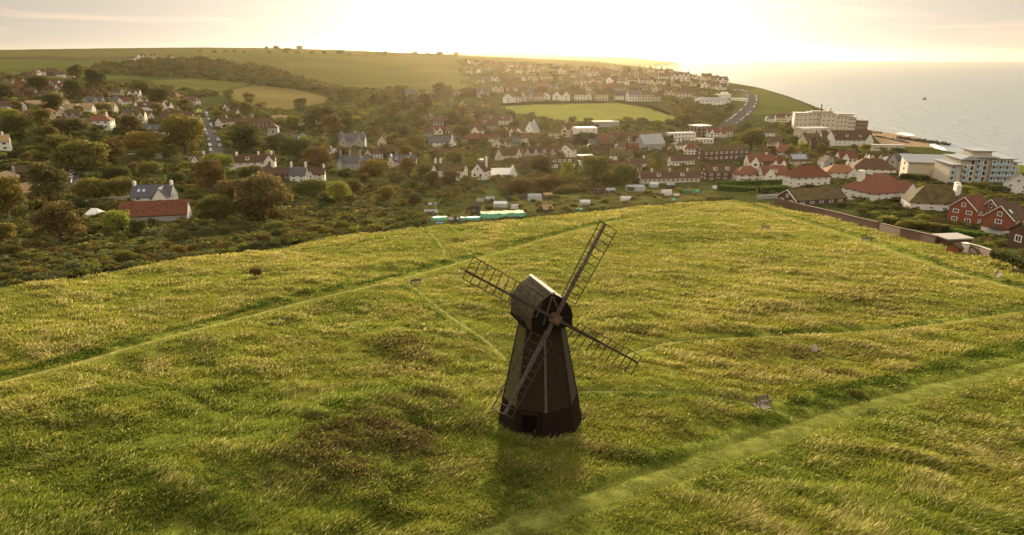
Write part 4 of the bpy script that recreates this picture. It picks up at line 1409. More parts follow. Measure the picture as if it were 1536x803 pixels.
# --- the church
def church():
    g = G(409, 216)
    m = scale_at(g)
    u = m                                         # metres per pixel here
    root = thing('church', 'grey flint church with square tower and brown pyramid cap among dark trees', 'church', g + Vector((0, 6, 0)), R(8))
    tw, th = 14 * u, 23 * u
    mb = MB(); mb.box((-1 * u, 0, (th - 3) / 2), (tw, tw, th + 3))
    for k in (-1, 1):
        for j in (-1, 1):
            mb.box((-1 * u + k * tw / 2, j * tw / 2, th * .35), (1.0, 1.0, th * .7))
    t = mb.build('tower', M_['grey'], root)
    mb = MB()
    h = tw / 2 + .4
    mb.add([(-1 * u - h, -h, th), (-1 * u + h, -h, th), (-1 * u + h, h, th), (-1 * u - h, h, th), (-1 * u, 0, th + 6.5 * u)], [(0, 1, 4), (1, 2, 4), (2, 3, 4), (3, 0, 4), (3, 2, 1, 0)])
    mb.build('pyramid_cap', M_['brown'], t)
    for zz in (.75, .4):
        put_window(t, (-1 * u, -tw / 2 - .06, th * zz), 0, 1.6, 2.4)
    for (nm, cx, cy, L, Wd, E, Rh, rf) in (('nave', 15 * u, 2, 20 * u, 8.5, 8 * u, 7 * u, 'brown'), ('chancel', 29 * u, 2, 10 * u, 6.5, 6 * u, 5 * u, 'slate'), ('aisle', 13 * u, -5.5, 17 * u, 6, 4 * u, 4 * u, 'brown'), ('west_room', -13 * u, -3, 10 * u, 6, 4 * u, 5 * u, 'rust')):
        mb = MB(); gable_walls(mb, L, Wd, E, Rh, 'x', cx, cy)
        w = mb.build(nm, M_['grey'], root)
        mb = MB(); gable_roof(mb, L, Wd, E, Rh, .3, .25, 'x', cx, cy)
        mb.build('roof', M_[rf], w)
        for k in range(3):
            put_window(w, (cx + (k - 1) * L * .28, cy - Wd / 2 - .03, E * .55), 0, 1.1, E * .5)
    USED.append((g.x + 4, g.y + 6, 14))
church()
gm = MB(); gm.box((0, 0, .4), (.7, .16, 1.1)); gm.tube([(0, -.09, .9), (0, .09, .9)], [.35, .35], 10)
GST = gm.mesh('gravestone', [M_['concrete']])
rg = random.Random(4)
for i in range(46):
    g = G(rg.uniform(444, 492), rg.uniform(202, 215))
    o = link('gravestone', GST); o.location = g; o.rotation_euler = (rg.uniform(-.08, .08), 0, rg.uniform(-.4, .4))
    o.scale = (1.15,) * 3
    tag(o, 'pale upright gravestone in the churchyard grass beside the flint church', 'gravestone', 'gravestones in the churchyard')

# --- the modern flats near the cliff
def balcony(root, c, d, rz, post=True):
    o = MB()
    o.box((c[0], c[1], c[2] - 1.05), (d[0], d[1], .16), 0)
    a = o.build('balcony', [M_['concrete']], root)
    mb = MB(); mb.box((c[0], c[1] - d[1] / 2 + .05, c[2] - .45), (d[0] - .1, .06, 1.0))
    mb.build('balustrade', [M_['balcony']], a)
    mb = MB()
    for k in range(3):
        mb.box((c[0] - d[0] / 2 + d[0] * k / 2, c[1] - d[1] / 2 + .06, c[2] + .2), (.09, .09, 2.6))
    mb.build('post', [M_['frame']], a)

def modern_flats():
    # cream block
    g = G(1385, 270); m = scale_at(g)
    L, E = 62 * m, 25 * m
    c = Vector((g.x + 4, g.y + 6, g.z))
    root = thing('apartment_block', 'cream rendered block with grey monopitch sheet roof and blue balconies at its end', 'flats', c, R(-14))
    Wd = 11.0
    mb = MB()
    mb.add([(-L / 2, -Wd / 2, -3), (L / 2, -Wd / 2, -3), (L / 2, Wd / 2, -3), (-L / 2, Wd / 2, -3), (-L / 2, -Wd / 2, E), (L / 2, -Wd / 2, E), (L / 2, Wd / 2, E + 1.6), (-L / 2, Wd / 2, E + 1.6)],
           [(0, 1, 5, 4), (1, 2, 6, 5), (2, 3, 7, 6), (3, 0, 4, 7), (4, 5, 6, 7)])
    mb.build('wall', M_['cream'], root)
    mb = MB()
    x, y = L / 2 + .9, Wd / 2 + .9
    mb.add([(-x, -y, E - .05), (x, -y, E - .05), (x, y, E + 1.85), (-x, y, E + 1.85), (-x, -y, E + .25), (x, -y, E + .25), (x, y, E + 2.15), (-x, y, E + 2.15)],
           [(3, 2, 1, 0), (4, 5, 6, 7), (0, 1, 5, 4), (1, 2, 6, 5), (2, 3, 7, 6), (3, 0, 4, 7)])
    mb.build('roof', M_['greyroof'], root)
    for s in range(3):
        z = E * (s + .55) / 3
        put_window(root, (L * .08, -Wd / 2 - .03, z), 0, .9, 1.7)
        for k in (.31, .44):
            put_window(root, (L * k, -Wd / 2 - .03, z), 0, 1.5, 1.9)
            balcony(root, (L * k, -Wd / 2 - .8, z), (L * .115, 1.6), 0)
        put_window(root, (-L / 2 - .03, 0, z), -math.pi / 2, 1.2, 1.4)
    USED.append((c.x, c.y, 9))
    # blue-white stepped block
    g = G(1465, 274); m = scale_at(g)
    L, E = 96 * m, 36 * m
    c = Vector((g.x + 3, g.y + 8, g.z))
    root = thing('apartment_block', 'stepped white and blue modern apartment block with grey flat roofs and glass balconies', 'flats', c, R(-6))
    Wd = 13.0
    secs = [(-.42, .16, .72), (-.22, .24, .92), (.04, .28, 1.0), (.30, .24, .97), (.46, .09, .82)]
    wm, rm = MB(), MB()
    for i, (cx, w, h) in enumerate(secs):
        yo = [-1.2, 0, .8, -.4, .6][i]
        wm.box((cx * L, yo, (E * h - 3) / 2), (w * L - .02, Wd, E * h + 3))
        rm.box((cx * L, yo - .4, E * h + .16 + .02 * i), (w * L + 1.6, Wd + 2.4, .3))
    rm.box((.02 * L, .5, E + 2.4), (L * .34, Wd * .8, .3)); wm.box((.02 * L, .5, E + 1.2), (L * .28, Wd * .6, 2.2))
    wm.build('wall', M_['cream'], root)
    rm.build('roof', M_['greyroof'], root)
    mb = MB(); mb.add([(-.36 * L, -7.2, E * .93), (-.08 * L, -7.2, E * .93), (-.22 * L, -7.2, E * 1.08), (-.36 * L, 3, E * .93), (-.08 * L, 3, E * .93), (-.22 * L, 3, E * 1.08)], [(0, 1, 2), (0, 2, 5, 3), (1, 4, 5, 2), (3, 5, 4), (0, 3, 4, 1)])
    mb.build('gable_roof', M_['greyroof'], root)
    for s in range(4):
        for k in range(10):
            u = -.46 + k * .1
            if s == 3 and (k < 3 or k > 8): continue
            z = E * .92 * (s + .5) / 4
            y = -Wd / 2 - (1.25 if k < 1 else .03 if k < 4 else -.75 if k < 6 else .43)
            put_window(root, (u * L, y, z), 0, L * .05, 1.9)
            if k % 2 == 0 or k > 6:
                balcony(root, (u * L, y - .75, z + .1), (L * .085, 1.5), 0)
    USED.append((c.x, c.y, 12))
modern_flats()

def seafront_apartments():
    g = G(1246, 205); m = scale_at(g)
    L = 102 * m
    c = Vector((g.x, g.y + 9, g.z))
    root = thing('apartment_block', 'long pale five-storey seafront apartment building with brick eastern end and roof mast', 'flats', c, R(-13))
    wm, rm = MB(), MB()
    secs = [(-.40, .19, 33, 0, 0), (-.22, .17, 34, 1.5, 0), (-.03, .21, 33, -1.5, 0), (.16, .17, 30, 0, 0), (.30, .11, 28, 1, 0)]
    for i, (cx, w, h, yo, _) in enumerate(secs):
        E = h * m
        wm.box((cx * L, yo, (E - 4) / 2), (w * L - .03, 14, E + 4))
        rm.box((cx * L, yo, E + .2 + .015 * i), (w * L + .9, 15.2, .4))
        for s in range(5):
            for k in range(3):
                put_window(root, (cx * L + (k - 1) * w * L * .3, yo - 7.03, E * (s + .55) / 5), 0, 1.7, 1.7)
    rm.box((-.10 * L, 1, 36 * m), (L * .32, 9, .35)); wm.box((-.10 * L, 1, 34.5 * m), (L * .28, 7, 2.6 * m))
    rm.box((.22 * L, 1, 32.5 * m), (L * .25, 9, .35)); wm.box((.22 * L, 1, 31 * m), (L * .2, 7, 2.6 * m))
    wm.build('wall', M_['cream'], root)
    rm.build('roof', M_['concrete'], root)
    mb = MB(); mb.box((.435 * L, 0, 10 * m), (.16 * L, 14.6, 28 * m))
    e = mb.build('brick_end', M_['brick'], root)
    for s in range(4):
        for k in range(4):
            put_window(e, (.435 * L + (k - 1.5) * .035 * L, -7.33, (3 + 5.5 * s) * m), 0, 1.3, 1.6)
    mb = MB(); mb.tube([(-.12 * L, 0, 36 * m), (-.12 * L, 0, 46 * m)], [.6, .5], 8); mb.build('mast', M_['brick'], root)
    mb = MB(); mb.box((.0 * L, 0, 38 * m), (2.4, 2.4, 5 * m)); mb.build('stair_head', M_['cream'], root)
    mb = MB(); mb.box((-.25 * L, -9.5, 8 * m), (L * .2, 4.5, 2.2 * m)); mb.build('terrace_roof', M_['brown'], root)
    USED.append((c.x, c.y, 24)); USED.append((c.x - 18, c.y, 16)); USED.append((c.x + 18, c.y, 16))
seafront_apartments()

# --- garden walls, garage and hut along the east side of the down
def wall_line(name, label, px, h, th, m, cat='wall', cap=None, sink=1.2, step=3.0, group=None, top_noise=0):
    pts = [G(*p) for p in px]
    o0 = pts[0].copy()
    root = thing(name, label, cat, o0, 0, group)
    mb, cb = MB(), MB()
    res = [pts[0]]
    for a, b in zip(pts[:-1], pts[1:]):
        k = max(1, int((b - a).length / step))
        res += [a.lerp(b, i / k) for i in range(1, k + 1)]
    rows, crow = [], []
    for i, p in enumerate(res):
        d = res[min(i + 1, len(res) - 1)] - res[max(i - 1, 0)]
        nn = Vector((-d.y, d.x, 0)).normalized()
        z = Hs(p.x, p.y)
        q = Vector((p.x, p.y, z)) - o0
        rows.append([q - nn * th / 2 - Vector((0, 0, sink)), q - nn * th / 2 + Vector((0, 0, h)), q + nn * th / 2 + Vector((0, 0, h)), q + nn * th / 2 - Vector((0, 0, sink))])
        w = th / 2 + .06
        crow.append([q - nn * w + Vector((0, 0, h + .003)), q - nn * w + Vector((0, 0, h + .10)), q + nn * w + Vector((0, 0, h + .10)), q + nn * w + Vector((0, 0, h + .003))])
    for tgt, rw in ((mb, rows), (cb, crow)):
        V = [v for r_ in rw for v in r_]
        Fs = [(0, 1, 2, 3), tuple(4 * (len(rw) - 1) + k for k in (3, 2, 1, 0))]
        for i in range(len(rw) - 1):
            for k in range(4):
                a, b = 4 * i + k, 4 * i + (k + 1) % 4
                Fs.append((a, a + 4, b + 4, b))
        tgt.add(V, Fs)
    mb.build('wall_face', m, root)
    if cap: cb.build('coping', cap, root)
    return root
wall_line('brick_wall', 'long brown brick garden wall below the bungalow, western length', [(1163, 306), (1200, 315), (1236, 324), (1270, 333), (1316, 345)], 1.8, .35, M_['brownbrick'], cap=M_['brick'])
wall_line('brick_wall', 'long brown brick garden wall east of the dark gap, ending at the flat-roofed garage', [(1320, 346.5), (1350, 355), (1380, 362), (1402, 368)], 1.8, .35, M_['brownbrick'], cap=M_['brick'])
wall_line('brick_wall', 'low brown brick wall between the white pillar and the dark hedge', [(1450, 377), (1470, 383), (1489, 390)], 1.5, .35, M_['brownbrick'], cap=M_['concrete'])
wall_line('flint_wall', 'low grey flint wall around the yard lawn of the red-roofed barn', [(238, 351), (262, 348), (290, 343), (305, 338)], 1.0, .4, M_['grey'])
wall_line('flint_wall', 'grey flint garden wall running behind the slate-roofed white house', [(130, 310), (160, 305), (196, 303)], 2.0, .4, M_['grey'])
wall_line('flint_wall', 'long pale flint wall above the lawn and below the street trees', [(186, 236), (220, 237), (262, 239), (290, 242)], 2.0, .5, M_['grey'], step=6)
Hh('flat concrete-roofed garage set into the garden wall', 1426, 370, 40, 10, 0, .75, 8, 'brownbrick', 'concrete', 'flat', storeys=1, win=False, name='garage', cat='garage')
Hh('small red-brown brick hut with low gable beside the white pillar', 1436, 380, 24, 8, 4, .8, 20, 'redbrick', 'mossy', storeys=1, win=False, name='hut', cat='hut')
g = G(1446, 380)
mb = MB(); mb.box((0, 0, .7), (.9, .8, 2.2)); mb.box((0, 0, 1.86), (1.1, 1.0, .14))
tag(link('pillar', mb.mesh('pillar', [M_['white']]), None, g), 'white painted square pillar at the end of the brick hut', 'pillar')

# --- clipped hedges
def hedge(label, px, h, w, look, group=None, name='hedge'):
    pts = [G(*p) for p in px]
    o0 = pts[0]
    rs = np.random.RandomState(len(label))
    P, N_ = [], []
    tot = sum((b - a).length for a, b in zip(pts[:-1], pts[1:]))
    n = int(min(9000, 130 * tot * (h + w) / 3))
    for a, b in zip(pts[:-1], pts[1:]):
        k = int(n * (b - a).length / tot)
        t = rs.rand(k)
        d = (b - a).normalized(); s = Vector((-d.y, d.x, 0))
        f = rs.rand(k)
        side = np.where(f < .4, -1, np.where(f < .8, 1, 0))
        off = np.where(side == 0, rs.uniform(-.5, .5, k) * w, side * w / 2) + rs.randn(k) * .08
        zz = np.where(side == 0, h, rs.rand(k) * h) + rs.randn(k) * .08
        X = a.x + (b.x - a.x) * t + s.x * off
        Y = a.y + (b.y - a.y) * t + s.y * off
        P.append(np.column_stack([X, Y, H1(X, Y) + zz]))
        N_.append(np.column_stack([s.x * side, s.y * side, (side == 0) * 1.0]))
    P, N_ = np.vstack(P), np.vstack(N_)
    k = len(P)
    nn = N_ + rs.randn(k, 3) * .5
    nn /= np.linalg.norm(nn, axis=1)[:, None]
    t = np.cross(nn, rs.randn(k, 3)); t /= np.linalg.norm(t, axis=1)[:, None]
    b = np.cross(nn, t)
    s = rs.uniform(.25, .5, k)[:, None]
    V = np.stack([P - t * s * .5, P - b * s * .4, P + t * s * .5, P + b * s * .4], 1) - np.array(o0)
    br = rs.uniform(.6, 1.35, k)
    C = np.repeat(np.stack([br, br, br], -1)[:, None, :], 4, 1)
    root = thing(name, label, 'hedge', o0, 0, group)
    o = link('foliage', np_mesh('foliage', V.reshape(-1, 3), np.arange(k * 4).reshape(-1, 4), LEAF, C.reshape(-1, 3)), root)
    o.color = (*LOOK[look], 1)
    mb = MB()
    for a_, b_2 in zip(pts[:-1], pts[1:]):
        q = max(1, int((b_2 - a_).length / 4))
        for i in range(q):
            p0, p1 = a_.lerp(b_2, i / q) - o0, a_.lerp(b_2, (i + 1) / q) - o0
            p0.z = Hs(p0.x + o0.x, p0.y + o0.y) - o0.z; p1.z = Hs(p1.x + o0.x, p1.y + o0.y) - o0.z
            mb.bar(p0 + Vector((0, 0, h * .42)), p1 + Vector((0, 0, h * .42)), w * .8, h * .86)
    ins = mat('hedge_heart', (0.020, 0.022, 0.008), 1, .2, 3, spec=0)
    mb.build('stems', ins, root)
LOOK['bright green'] = (0.075, 0.120, 0.022)
hedge('long clipped green hedge below the red-roofed houses, upper of three', [(1078, 280), (1110, 279), (1140, 278), (1178, 277)], 2.2, 2.4, 'bright green')
hedge('long clipped green hedge below the red-roofed houses, middle of three', [(1078, 285), (1105, 287), (1130, 290)], 2.2, 2.6, 'bright green')
hedge('thick clipped green hedge in front of the dark red hipped roof', [(1138, 290), (1160, 289), (1180, 288)], 2.6, 3, 'bright green')
hedge('dark clipped hedge continuing the low brick wall', [(1490, 392), (1515, 400), (1545, 411), (1600, 430)], 1.9, 1.6, 'dark green')
hedge('short dark hedge in front of the cream monopitch flats', [(1352, 272), (1372, 273), (1388, 276)], 3.2, 3, 'dark green')
hedge('long green hedge along the garden behind the second brick wall', [(1326, 337), (1355, 341), (1385, 346), (1418, 351)], 2.0, 2.4, 'olive green')
hedge('green hedge bordering the lawn in front of the brick gable houses', [(1428, 352), (1455, 357), (1478, 360)], 1.4, 1.6, 'bright green')
hedge('dark hedge along the far edge of the playing field', [(752, 159), (800, 156), (860, 155), (930, 155), (975, 161), (1018, 177)], 3, 3, 'dark green')

# ------------------------------------------------------------------ allotments under the down
GN = mat('green_netting', (0.15, 0.42, 0.25), .8, .2, 4)
TQ = mat('turquoise_sheet', (0.13, 0.40, 0.29), .7, .2, 4)
BL = mat('blue_sheet', (0.08, 0.20, 0.32), .7, .2, 4)
GH = mat('greenhouse_glass', (0.36, 0.36, 0.32), .25, .1, 2, spec=.6)
PVC = mat('pale_fleece', (0.46, 0.43, 0.36), .7, .12, 3)
def shed(label, px, py, wp, hp, wallm='dark', roofm='greyroof', yaw=0, roof=.35, cat='shed', name='shed'):
    g = G(px, py); m = scale_at(g)
    L, E = wp * m, hp * m
    Wd = max(1.6, L * .7)
    root = thing(name, label, cat, g + Vector((0, Wd / 2, 0)), R(yaw))
    wmm = {'dark': M_['darkwood'], 'wood': M_['wood'], 'glass': GH, 'pale': PVC, 'brick': M_['brownbrick']}[wallm]
    mb = MB(); gable_walls(mb, L, Wd, E * (1 - roof), E * roof, dz=-.8); mb.build('wall', wmm, root)
    mb = MB(); gable_roof(mb, L, Wd, E * (1 - roof), E * roof, .12, .06)
    mb.build('roof', GH if roofm == 'glass' else M_[roofm], root)
    if wallm == 'glass':
        mb = MB()
        for k in range(7):
            x = -L / 2 + L * k / 6
            mb.box((x, -Wd / 2 - .02, E * .3), (.06, .06, E * .62))
        mb.build('frame', M_['frame'], root)
    else:
        mb = MB(); mb.box((L * .2, -Wd / 2 - .02, .8), (.75, .06, 1.7)); mb.build('door', M_['wood'] if wallm == 'dark' else M_['darkwood'], root)
        put_window(root, (-L * .2, -Wd / 2 - .02, E * .4), 0, .6, .5)
    USED.append((g.x, g.y + Wd / 2, L * .5))
def tunnel(label, px, py, wp, hp, m_=None, yaw=0, name='polytunnel', cat='polytunnel'):
    g = G(px, py); m = scale_at(g)
    L, h = wp * m, hp * m
    Wd = max(1.0, L * .55)
    mb = MB()
    n = 8
    V = []
    for x in (-L / 2, L / 2):
        for k in range(n + 1):
            a = math.pi * k / n
            V.append((x, -math.cos(a) * Wd / 2, math.sin(a) * h - .05))
    mb.add(V, [(k, k + n + 1, k + n + 2, k + 1)[::-1] for k in range(n)] + [tuple(range(n + 1)), tuple(range(n + 1, 2 * n + 2))[::-1]])
    root = thing(name, label, cat, g + Vector((0, Wd / 2, 0)), R(yaw))
    mb.build('cover', m_ or PVC, root)
    mb = MB()
    for q in range(3):
        x = -L / 2 + L * q / 2
        pts = [(x, -math.cos(math.pi * k / n) * (Wd / 2 + .02), math.sin(math.pi * k / n) * (h + .03) - .05) for k in range(n + 1)]
        mb.tube(pts, [.04] * len(pts), 4)
    mb.build('hoops', M_['metal'], root)
def net_cage(label, px, py, wp, hp, dp, m_, yaw=0, top=None):
    g = G(px, py); m = scale_at(g)
    L, h = wp * m, hp * m
    root = thing('netting_cage', label, 'netting', g, R(yaw))
    rg = random.Random(px)
    mb = MB()
    n = max(4, int(L / 1.2))
    rows = max(2, int(dp / 1.3))
    def z(i, j): return h * (0.92 + .12 * math.sin(i * 2.1 + j * 1.3) + rg.uniform(-.06, .04))
    zz = [[z(i, j) for i in range(n + 1)] for j in range(rows + 1)]
    base = lambda i, j: Hs(g.x + (i / n - .5) * L, g.y + j / rows * dp) - g.z
    P = lambda i, j, t: ((i / n - .5) * L, j / rows * dp, base(i, j) + zz[j][i] * t)
    for i in range(n):
        mb.add([P(i, 0, 0), P(i + 1, 0, 0), P(i + 1, 0, 1), P(i, 0, 1)], [(0, 1, 2, 3)])
        mb.add([P(i, rows, 0), P(i + 1, rows, 0), P(i + 1, rows, 1), P(i, rows, 1)], [(3, 2, 1, 0)])
    for j in range(rows):
        for q in (0, n):
            mb.add([P(q, j, 0), P(q, j + 1, 0), P(q, j + 1, 1), P(q, j, 1)], [(0, 1, 2, 3)])
    mb.build('side_netting', m_, root)
    mb = MB()
    for i in range(n):
        for j in range(rows):
            mb.add([P(i, j, 1), P(i + 1, j, 1), P(i + 1, j + 1, 1), P(i, j + 1, 1)], [(0, 1, 2, 3)])
    mb.build('top_netting', top or m_, root)
    mb = MB()
    for i in range(0, n + 1, 2):
        for j in (0, rows):
            p = P(i, j, 0); q = P(i, j, 1.12)
            mb.tube([p, q], [.05, .05], 5)
    mb.build('poles', M_['wood'], root)
TOPN = mat('weedy_top_net', (0.20, 0.20, 0.09), .9, .3, 2)
net_cage('large green netting cage with weedy tan top at the allotment edge', 756, 327, 66, 7.5, 9, GN, 6, TOPN)
net_cage('small bright green netting patch at the western allotment corner', 655, 332, 30, 6, 4.5, GN, 4)
net_cage('low turquoise netting strip between the small patch and the large cage', 706, 331, 30, 5, 3, TQ, 6)
tunnel('small blue sheeted crop tunnel beside the western green netting', 634, 332, 12, 4, BL, name='crop_tunnel', cat='tunnel')
tunnel('blue sheeted crop tunnel below the green netting patch', 659, 337, 11, 3, BL, 8, name='crop_tunnel', cat='tunnel')
shed('grey felt-roofed shed behind the western green netting', 646, 325, 20, 9, 'wood', 'greyroof')
shed('far grey shed above the western netting', 648, 311, 12, 6, 'wood', 'greyroof')
shed('dark tall shed at the corner of the large green cage', 714, 321, 15, 13, 'dark', 'brown', roof=.15)
shed('pale pent shed between the turquoise net and the green cage', 680, 334, 14, 6, 'dark', 'greyroof', roof=.2)
shed('white-roofed greenhouse behind the large green cage', 751, 311, 20, 7.5, 'glass', 'glass', -6, cat='greenhouse', name='greenhouse')
shed('grey-roofed shed beside the round grey tunnel', 735, 304, 13, 8, 'wood', 'greyroof')
tunnel('round grey polytunnel beside the hedge trees', 720, 304, 11, 6, M_['concrete'])
tunnel('heap of pale fleece tunnel left of the grey gabled shed', 772, 314, 12, 7, PVC, 20, 'fleece_tunnel', 'tunnel')
shed('large glazed greenhouse with pale roof below the tree belt', 802, 302, 20, 10, 'glass', 'greyroof', 4, .3, 'greenhouse', 'greenhouse')
shed('brown shed with pale roof beside the large glazed greenhouse', 822, 299, 13, 9, 'dark', 'tan')
shed('small shed with pale gabled roof in the middle allotments', 820, 318, 17, 10, 'dark', 'tan', 25, .6)
shed('white cold frame greenhouse above the turquoise cloth', 878, 309, 15, 8, 'glass', 'glass', -8, cat='greenhouse', name='greenhouse')
shed('brown shed west of the grey shed at the allotment top', 899, 291, 13, 8, 'dark', 'brown')
shed('grey shed east of the brown one at the allotment top', 916, 291, 13, 8, 'wood', 'greyroof')
shed('long white glazed greenhouse at the top of the allotments', 954, 287, 26, 8, 'glass', 'greyroof', 6, .3, 'greenhouse', 'greenhouse')
tunnel('white domed polytunnel in the eastern allotments', 939, 302, 16, 7, PVC)
tunnel('white round-topped polytunnel above the path corner', 1000, 294, 16, 9, PVC, 10)
shed('pale low greenhouse right of the long white one', 981, 282, 13, 8, 'glass', 'glass', cat='greenhouse', name='greenhouse')
shed('dark shed behind the white round-topped polytunnel', 1006, 284, 12, 10, 'dark', 'greyroof')
tunnel('flat pale tunnel beside the dark eastern shed', 1015, 294, 9, 3, PVC, name='crop_tunnel', cat='tunnel')
tunnel('dark green covered tunnel near the eastern hedges', 1032, 291, 12, 6, mat('green_cover', (.04, .12, .07), .8, .2, 3))
tunnel('small upright turquoise cover near the eastern hedges', 1046, 290, 6, 6, TQ, name='crop_tunnel', cat='tunnel')
tunnel('little turquoise sheet by the grass path corner', 1010, 302, 6, 4, TQ, 30, 'crop_tunnel', 'tunnel')
tunnel('turquoise cloth tunnel at the field edge below the white cold frame', 869, 316, 10, 3, TQ, 5, 'crop_tunnel', 'tunnel')
tunnel('pale fleece hump west of the clipped hedges', 1076, 284, 13, 5, PVC, 0, 'fleece_tunnel', 'tunnel')
tunnel('pale fleece hump under the eastern clipped hedge', 1091, 286, 11, 4, PVC, 8, 'fleece_tunnel', 'tunnel')
wall_line('plank_fence', 'weathered plank fence between tree belt and allotments', [(760, 303), (780, 300), (796, 297)], 1.8, .12, M_['darkwood'], 'fence')
wall_line('flint_wall', 'grey wall running to the hedges above the bungalow', [(1135, 300), (1160, 298), (1182, 296)], 1.6, .35, M_['grey'])

# ------------------------------------------------------------------ things standing on the down
def park_bench(label, px, py, yaw, L=1.7, pad=False, pale=False, sc=1.0):
    g = G(px, py); g.z = float(H(np.array([g.x]), np.array([g.y]))[0])
    root = thing('bench', label, 'bench', g, R(yaw))
    root.scale = (sc, sc, sc)
    w = mat('pale_plank', (0.36, 0.29, 0.19), .85, .2, 6) if pale else M_['wood']
    dk = M_['darkwood'] if not pale else mat('brown_plank', (0.10, 0.055, 0.03), .9, .2, 5)
    mb = MB()
    for k in range(4): mb.box((0, -.20 + k * .125, .46), (L, .10, .045))
    mb.build('seat', w, root)
    mb = MB()
    for k in range(4): mb.box((0, .27 + .045 * k, .60 + .105 * k), (L, .035, .085))
    b = mb.build('backrest', w if not pale else dk, root)
    mb = MB(); mb.box((0, .45, 1.02), (L + .06, .06, .07)); mb.build('top_rail', w, b)
    for s in (-1, 1):
        for y in (-.22, .24):
            mb = MB(); mb.bar((s * (L / 2 - .08), y, -.2), (s * (L / 2 - .08), y + (.22 if y > 0 else 0), 1.0 if y > 0 else .66), .09, .09)
            mb.build('leg', dk if not pale else w, root)
        mb = MB(); mb.box((s * (L / 2 - .08), .02, .69), (.10, .58, .05)); mb.build('armrest', w, root)
    if pad:
        mb = MB(); mb.box((0, -.12, .02), (2.25, 1.55, .12)); mb.build('paving_slab', mat('slab', (.12, .10, .07), .9, .2, 4), root)
park_bench('weathered grey bench on a pale concrete slab beside the mown track', 1146, 606, 22, 1.75, True, sc=.66)
park_bench('grey wooden bench seen from behind where the narrow path leaves the main grass path', 623, 424, 205, 1.9, sc=.74)
park_bench('dark wooden bench in the straw grass near the allotment corner', 1148, 345, -14, 2.2, sc=.88)
park_bench('small grey bench between the two eastern paths near the brick wall', 1300, 361, -12, 2.0, sc=.88)
park_bench('pale new wooden bench with brown back leaning by the eastern hedge', 1498, 419, 48, 1.9, pale=True, sc=1.15)

def rock(name, label, px, py, dims, m_, seed):
    g = G(px, py)
    rs = np.random.RandomState(seed)
    import bmesh
    bm = bmesh.new()
    bmesh.ops.create_icosphere(bm, subdivisions=3, radius=1)
    for v in bm.verts:
        p = v.co
        n = vnoise(np.array([p.x * 2 + p.z + 9]), np.array([p.y * 2 - p.z + 9]), .9, seed)[0] - .5
        k = 1 + .5 * n
        taper = 1 - .35 * max(0, p.z)
        v.co = Vector((p.x * dims[0] * k * taper, p.y * dims[1] * k * taper, p.z * dims[2] * k))
    me = bpy.data.meshes.new(name); bm.to_mesh(me); bm.free()
    me.materials.append(m_)
    o = link(name, me, None, g + Vector((0, 0, dims[2] * .6)))
    tag(o, label, 'stone')
    return o
STN = mat('pale_stone', (0.33, 0.29, 0.22), .9, .3, 3, bump=.4, bscale=6)
rock('standing_stone', 'upright pale weathered stone in the grass above the mown track', 1222, 527, (.27, .23, .46), STN, 3)
rock('stone', 'small whitish stone half hidden in grass beyond the slabbed bench', 1212, 591, (.26, .2, .14), mat('white_stone', (.5, .45, .36), .9, .2, 4), 8)

def skin_obj(name, edges, verts, rads, m_, parent):
    me = bpy.data.meshes.new(name)
    me.from_pydata(verts, edges, [])
    o = link(name, me, parent)
    md = o.modifiers.new('skin', 'SKIN')
    sv = me.skin_vertices[0].data
    for v, r_ in zip(sv, rads): v.radius = (r_, r_)
    sv[0].use_root = True
    s = o.modifiers.new('sub', 'SUBSURF'); s.levels = 1; s.render_levels = 2
    me.materials.append(m_)
    return o
def person(label, px, py, yaw, top, legs, seed=0):
    g = G(px, py); g.z = float(H(np.array([g.x]), np.array([g.y]))[0]) - .02
    root = thing('person', label, 'person', g, R(yaw))
    root.scale = (.9, .9, .9)
    skin = mat('skin', (.42, .24, .16), .7, .1, 4)
    V = [(0, 0, .95), (0, 0, 1.15), (0, -.01, 1.38), (0, -.01, 1.50), (0, -.03, 1.60), (0, -.03, 1.72),
         (.19, 0, 1.40), (.25, .05, 1.12), (.24, -.05, .88), (.24, -.07, .80), (-.19, 0, 1.40), (-.26, -.04, 1.13), (-.23, -.17, .90), (-.23, -.19, .82),
         (.10, 0, .90), (.11, -.10, .50), (.11, -.06, .09), (.11, -.20, .05), (-.10, 0, .90), (-.11, .06, .50), (-.11, .22, .12), (-.11, .12, .05)]
    E_ = [(0, 1), (1, 2), (2, 3), (3, 4), (4, 5), (2, 6), (6, 7), (7, 8), (8, 9), (2, 10), (10, 11), (11, 12), (12, 13), (0, 14), (14, 15), (15, 16), (16, 17), (0, 18), (18, 19), (19, 20), (20, 21)]
    rad = [.12, .12, .13, .055, .085, .075, .06, .045, .036, .04, .06, .045, .036, .04, .085, .06, .042, .04, .085, .06, .042, .04]
    skin_obj('body', E_, V, rad, skin, root)
    tv = [V[0], V[1], V[2], V[6], V[7], V[8], V[10], V[11], V[12]]
    skin_obj('jacket', [(0, 1), (1, 2), (2, 3), (3, 4), (4, 5), (2, 6), (6, 7), (7, 8)], tv, [.16, .15, .165, .085, .065, .055, .085, .065, .055], top, root)
    lv = [V[0], V[14], V[15], V[16], V[18], V[19], V[20]]
    skin_obj('trousers', [(0, 1), (1, 2), (2, 3), (0, 4), (4, 5), (5, 6)], lv, [.14, .105, .08, .06, .105, .08, .06], legs, root)
    skin_obj('hair', [(0, 1)], [(0, .01, 1.66), (0, -.01, 1.76)], [.09, .075], mat('dark_hair', (.02, .015, .01), .8, .1, 3), root)
CLD = mat('dark_cloth', (.022, .022, .028), .9, .2, 6)
person('person in dark jacket and trousers walking along the grass path above the sail tip', 933, 328, 170, CLD, mat('black_cloth', (.015, .015, .018), .9, .2, 5))
